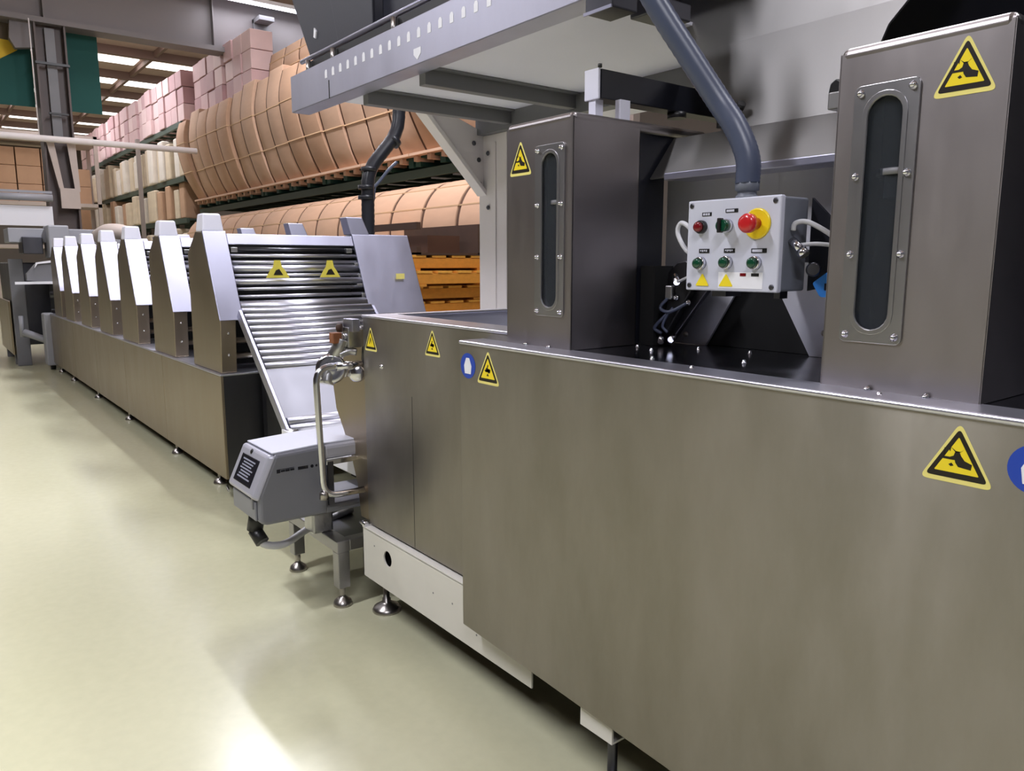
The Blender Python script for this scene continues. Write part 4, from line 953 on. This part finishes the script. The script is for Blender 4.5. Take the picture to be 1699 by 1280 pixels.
bm = B(); box(bm, -29.6, -28.7, 4.6, 4.95, 0, 3.62); box(bm, -29.55, -28.75, 4.59, 4.60, 3.38, 3.55); solo('tall_carton', bm, 'carton', 'tall pale brown carton standing against the rack beside the column', 'carton', bevel=.01)

# yellow timber pallets on the floor
def timber_pallet():
    t = thing('timber_pallet', '', 'pallet', (0, 0, 0), 'yellow timber pallets stacked by the rack')
    for k in range(4): bm = B(); box(bm, 0, 1.95, k*.24, k*.24+.17, .132, .156); obj('deck_board', bm, 'wood', t, bevel=.002)
    for k in range(3):
        bm = B(); xx = k*.90; box(bm, xx, xx+.14, 0, .9, .026, .13); obj('bearer', bm, 'wood2', t, bevel=.002)
    bm = B(); box(bm, 0, 1.95, 0, .10, 0, .025); box(bm, 0, 1.95, .8, .9, 0, .025); obj('bottom_board', bm, 'wood2', t)
    return t
tp = timber_pallet()
for i in range(10):
    loc = (-8.75+R.uniform(-.12, .12), 4.02+R.uniform(-.05, .03), i*.1575); lab = f'yellow timber pallet, {ordn(i+1)} from the bottom of its stack beside the white post'
    if i == 0: tp.location = loc; tp['label'] = lab
    else: dup(tp, loc, lab)
t = thing('timber_crate', 'dark open timber crate on top of the yellow pallets', 'crate', (-7.9, 4.5, 1.58))
bm = B(); box(bm, -8.35, -6.8, 4.05, 4.1, 1.58, 1.66); box(bm, -8.35, -6.8, 4.05, 4.1, 1.83, 1.9); box(bm, -8.35, -8.25, 4.05, 4.1, 1.58, 1.9); box(bm, -8.35, -6.8, 4.8, 4.85, 1.58, 1.9); box(bm, -8.35, -6.8, 4.05, 4.85, 1.575, 1.6); obj('crate_frame', bm, 'wood_dark', t)
bm = B(); box(bm, -8.1, -7.0, 4.3, 4.7, 1.6, 1.78); obj('load', bm, 'gap', t)
for i, (x0, x1, z0, z1) in enumerate(((-9.1, -8.65, 1.60, 1.70), (-9.3, -8.75, 1.70, 1.76), (-8.7, -8.40, 1.60, 1.73))):
    bm = B(); box(bm, x0, x1, 4.0, 4.7, z0-.02, z1); solo('timber_offcut', bm, 'wood', ('low yellow timber block left of the dark crate', 'flat yellow plank on the low timber block', 'yellow timber block touching the dark crate')[i], 'timber', bevel=.004)

# ------------------------------------------------------------------ end machine at the far end of the line
t = thing('end_machine', 'grey and stainless feeder machine at the far end of the roller line', 'machine', (-13.8, 1.6, 0))
bm = B(); box(bm, -13.32, -13.28, 1.14, 1.32, .0, 1.55); obj('front_post', bm, 'mid_grey', t, bevel=.01)
bm = B(); box(bm, -15.0, -13.35, 1.10, 1.14, .16, .95); obj('side_panel', bm, 'steel_warm', t, bevel=.02)
bm = B(); box(bm, -14.9, -13.33, 1.16, 2.3, .3, 1.5); obj('body', bm, 'steel_dark', t, bevel=.02)
for x in (-14.8, -13.6): bm = B(); box(bm, x-.06, x+.06, 1.14, 1.26, 0, .3); obj('leg', bm, 'mid_grey', t)
bm = B(); box(bm, -12.7, -12.45, 1.42, 1.56, .07, .80); obj('end_plate', bm, 'grey_paint', t, bevel=.02)
bm = B(); lathe(bm, (-12.6, 1.5, .045), [(.05, -.03), (.05, .03)], (0, 1, 0)); obj('castor', bm, 'black', t)
bm = B(); cyl(bm, (-12.9, 1.22, .52), (-12.7, 1.48, .40), .05, 10); cyl(bm, (-12.95, 1.2, .45), (-12.95, 1.2, .75), .03, 10); obj('hydraulic_arm', bm, 'grey_paint', t)
bm = B(); box(bm, -12.75, -12.70, 1.15, 1.85, 1.20, 1.235); obj('rail', bm, 'white', t)
bm = B(); prism(bm, [(1.30, 1.34), (1.42, 1.48), (1.62, 1.53), (1.9, 1.53), (1.9, 1.2), (1.3, 1.25)], 'x', -12.9, -12.75); obj('guide_hood', bm, 'mid_grey', t)
bm = B(); prism(bm, [(1.40, 1.42), (1.44, 1.48), (1.8, 1.52), (1.8, 1.56), (1.42, 1.50)], 'x', -12.75, -12.72); obj('white_tray', bm, 'white', t)
bm = B(); box(bm, -13.2, -12.7, 1.60, 1.86, 1.56, 2.02); obj('control_cabinet', bm, 'grey_paint', t, bevel=.02)
bm = B(); box(bm, -13.6, -13.0, 1.15, 2.6, 1.78, 1.98); obj('rear_cabinet', bm, 'grey_paint', t, bevel=.01)
bm = B(); box(bm, -13.4, -12.9, 1.30, 1.55, 1.62, 1.86); obj('motor_box', bm, 'steel_dark', t, bevel=.01)
bm = B(); box(bm, -15.2, -15.1, 1.02, 2.0, 2.1, 2.42); obj('white_board', bm, 'white', t)
bm = B(); cyl(bm, (-15.0, 1.05, 2.55), (-15.0, 2.0, 2.55), .06, 14); box(bm, -15.1, -14.95, .98, 1.08, 2.0, 2.7); box(bm, -15.05, -15.0, 1.0, 2.0, 2.62, 2.66); obj('top_roller', bm, 'grey_paint', t)
bm = B(); box(bm, -15.2, -14.95, .95, 1.02, .9, 2.2); obj('side_column', bm, 'mid_grey', t)
bm = B(); tube(bm, smooth_path([(-12.5, 2.2, 1.86), (-12.3, 2.3, 1.93), (-12.2, 2.5, 1.9), (-12.2, 2.55, 1.7)]), .11, 14); obj('suction_elbow', bm, 'haunch', t)
bm = B(); box(bm, -13.1, -12.7, 1.6, 2.4, .1, 1.2); obj('dark_mechanism', bm, 'black', t)
for z in (.3, .55, .8, 1.05): bm = B(); cyl(bm, (-12.68, 1.55, z), (-12.68, 2.4, z), .05, 14); obj('roller', bm, 'steel_dark', t)

# brown cartons on a shelf far left behind the end machine
bm = B(); box(bm, -27.2, -25.8, 1.9, 4.7, 3.09, 3.19); [box(bm, -27.1+dx, -27.0+dx, y, y+.1, 0, 5.1) for y in (1.9, 4.6) for dx in (0, 1.2)]; box(bm, -27.2, -25.8, 1.9, 4.7, 5.02, 5.1); box(bm, -27.2, -25.8, 1.9, 4.7, 4.86, 4.9); box(bm, -27.2, -25.8, 1.9, 4.7, 1.9, 2.)
solo('storage_shelf', bm, 'haunch', 'pale shelf with brown cartons at the far left', 'shelf')
cb = None; i = 0
for l in range(3):
    for c in range(4):
        if l == 2 and c == 3: continue
        lab = f"brown carton on the far left shelf, {('bottom', 'middle', 'top')[l]} layer, {ordn(c+1)} along"
        loc = (-26.9, 2.05+c*.62, 3.195+l*.5)
        if cb is None: bm = B(); box(bm, 0, .8, 0, .59, 0, .49); cb = solo('carton', bm, 'carton', lab, 'carton', 'brown cartons on the far left shelf', bevel=.012); cb.location = loc
        else: copy_solo(cb, loc, lab)

# ------------------------------------------------------------------ camera, world, view
F = 1282.; yaw, pitch = math.radians(142.3), math.radians(9.05)
fw = Vector((math.cos(yaw)*math.cos(pitch), math.sin(yaw)*math.cos(pitch), -math.sin(pitch)))
rt = Vector((math.sin(yaw), -math.cos(yaw), 0)); up = rt.cross(fw)
cam = bpy.data.cameras.new('camera'); co = bpy.data.objects.new('camera', cam); COL.objects.link(co)
co.matrix_world = Matrix(((rt.x, up.x, -fw.x, 0), (rt.y, up.y, -fw.y, 0), (rt.z, up.z, -fw.z, 1.5), (0, 0, 0, 1)))
cam.sensor_fit = 'HORIZONTAL'; cam.sensor_width = 36; cam.lens = F/1699*36; cam.clip_start = .02; cam.clip_end = 200
scene.camera = co
w = bpy.data.worlds.new('world'); scene.world = w; w.use_nodes = True
w.node_tree.nodes['Background'].inputs['Color'].default_value = (.8, .8, .85, 1); w.node_tree.nodes['Background'].inputs['Strength'].default_value = .2
vs = scene.view_settings
vs.view_transform = 'Standard'; vs.look = 'None'; vs.gamma = 1; vs.use_curve_mapping = False; vs.exposure = .06
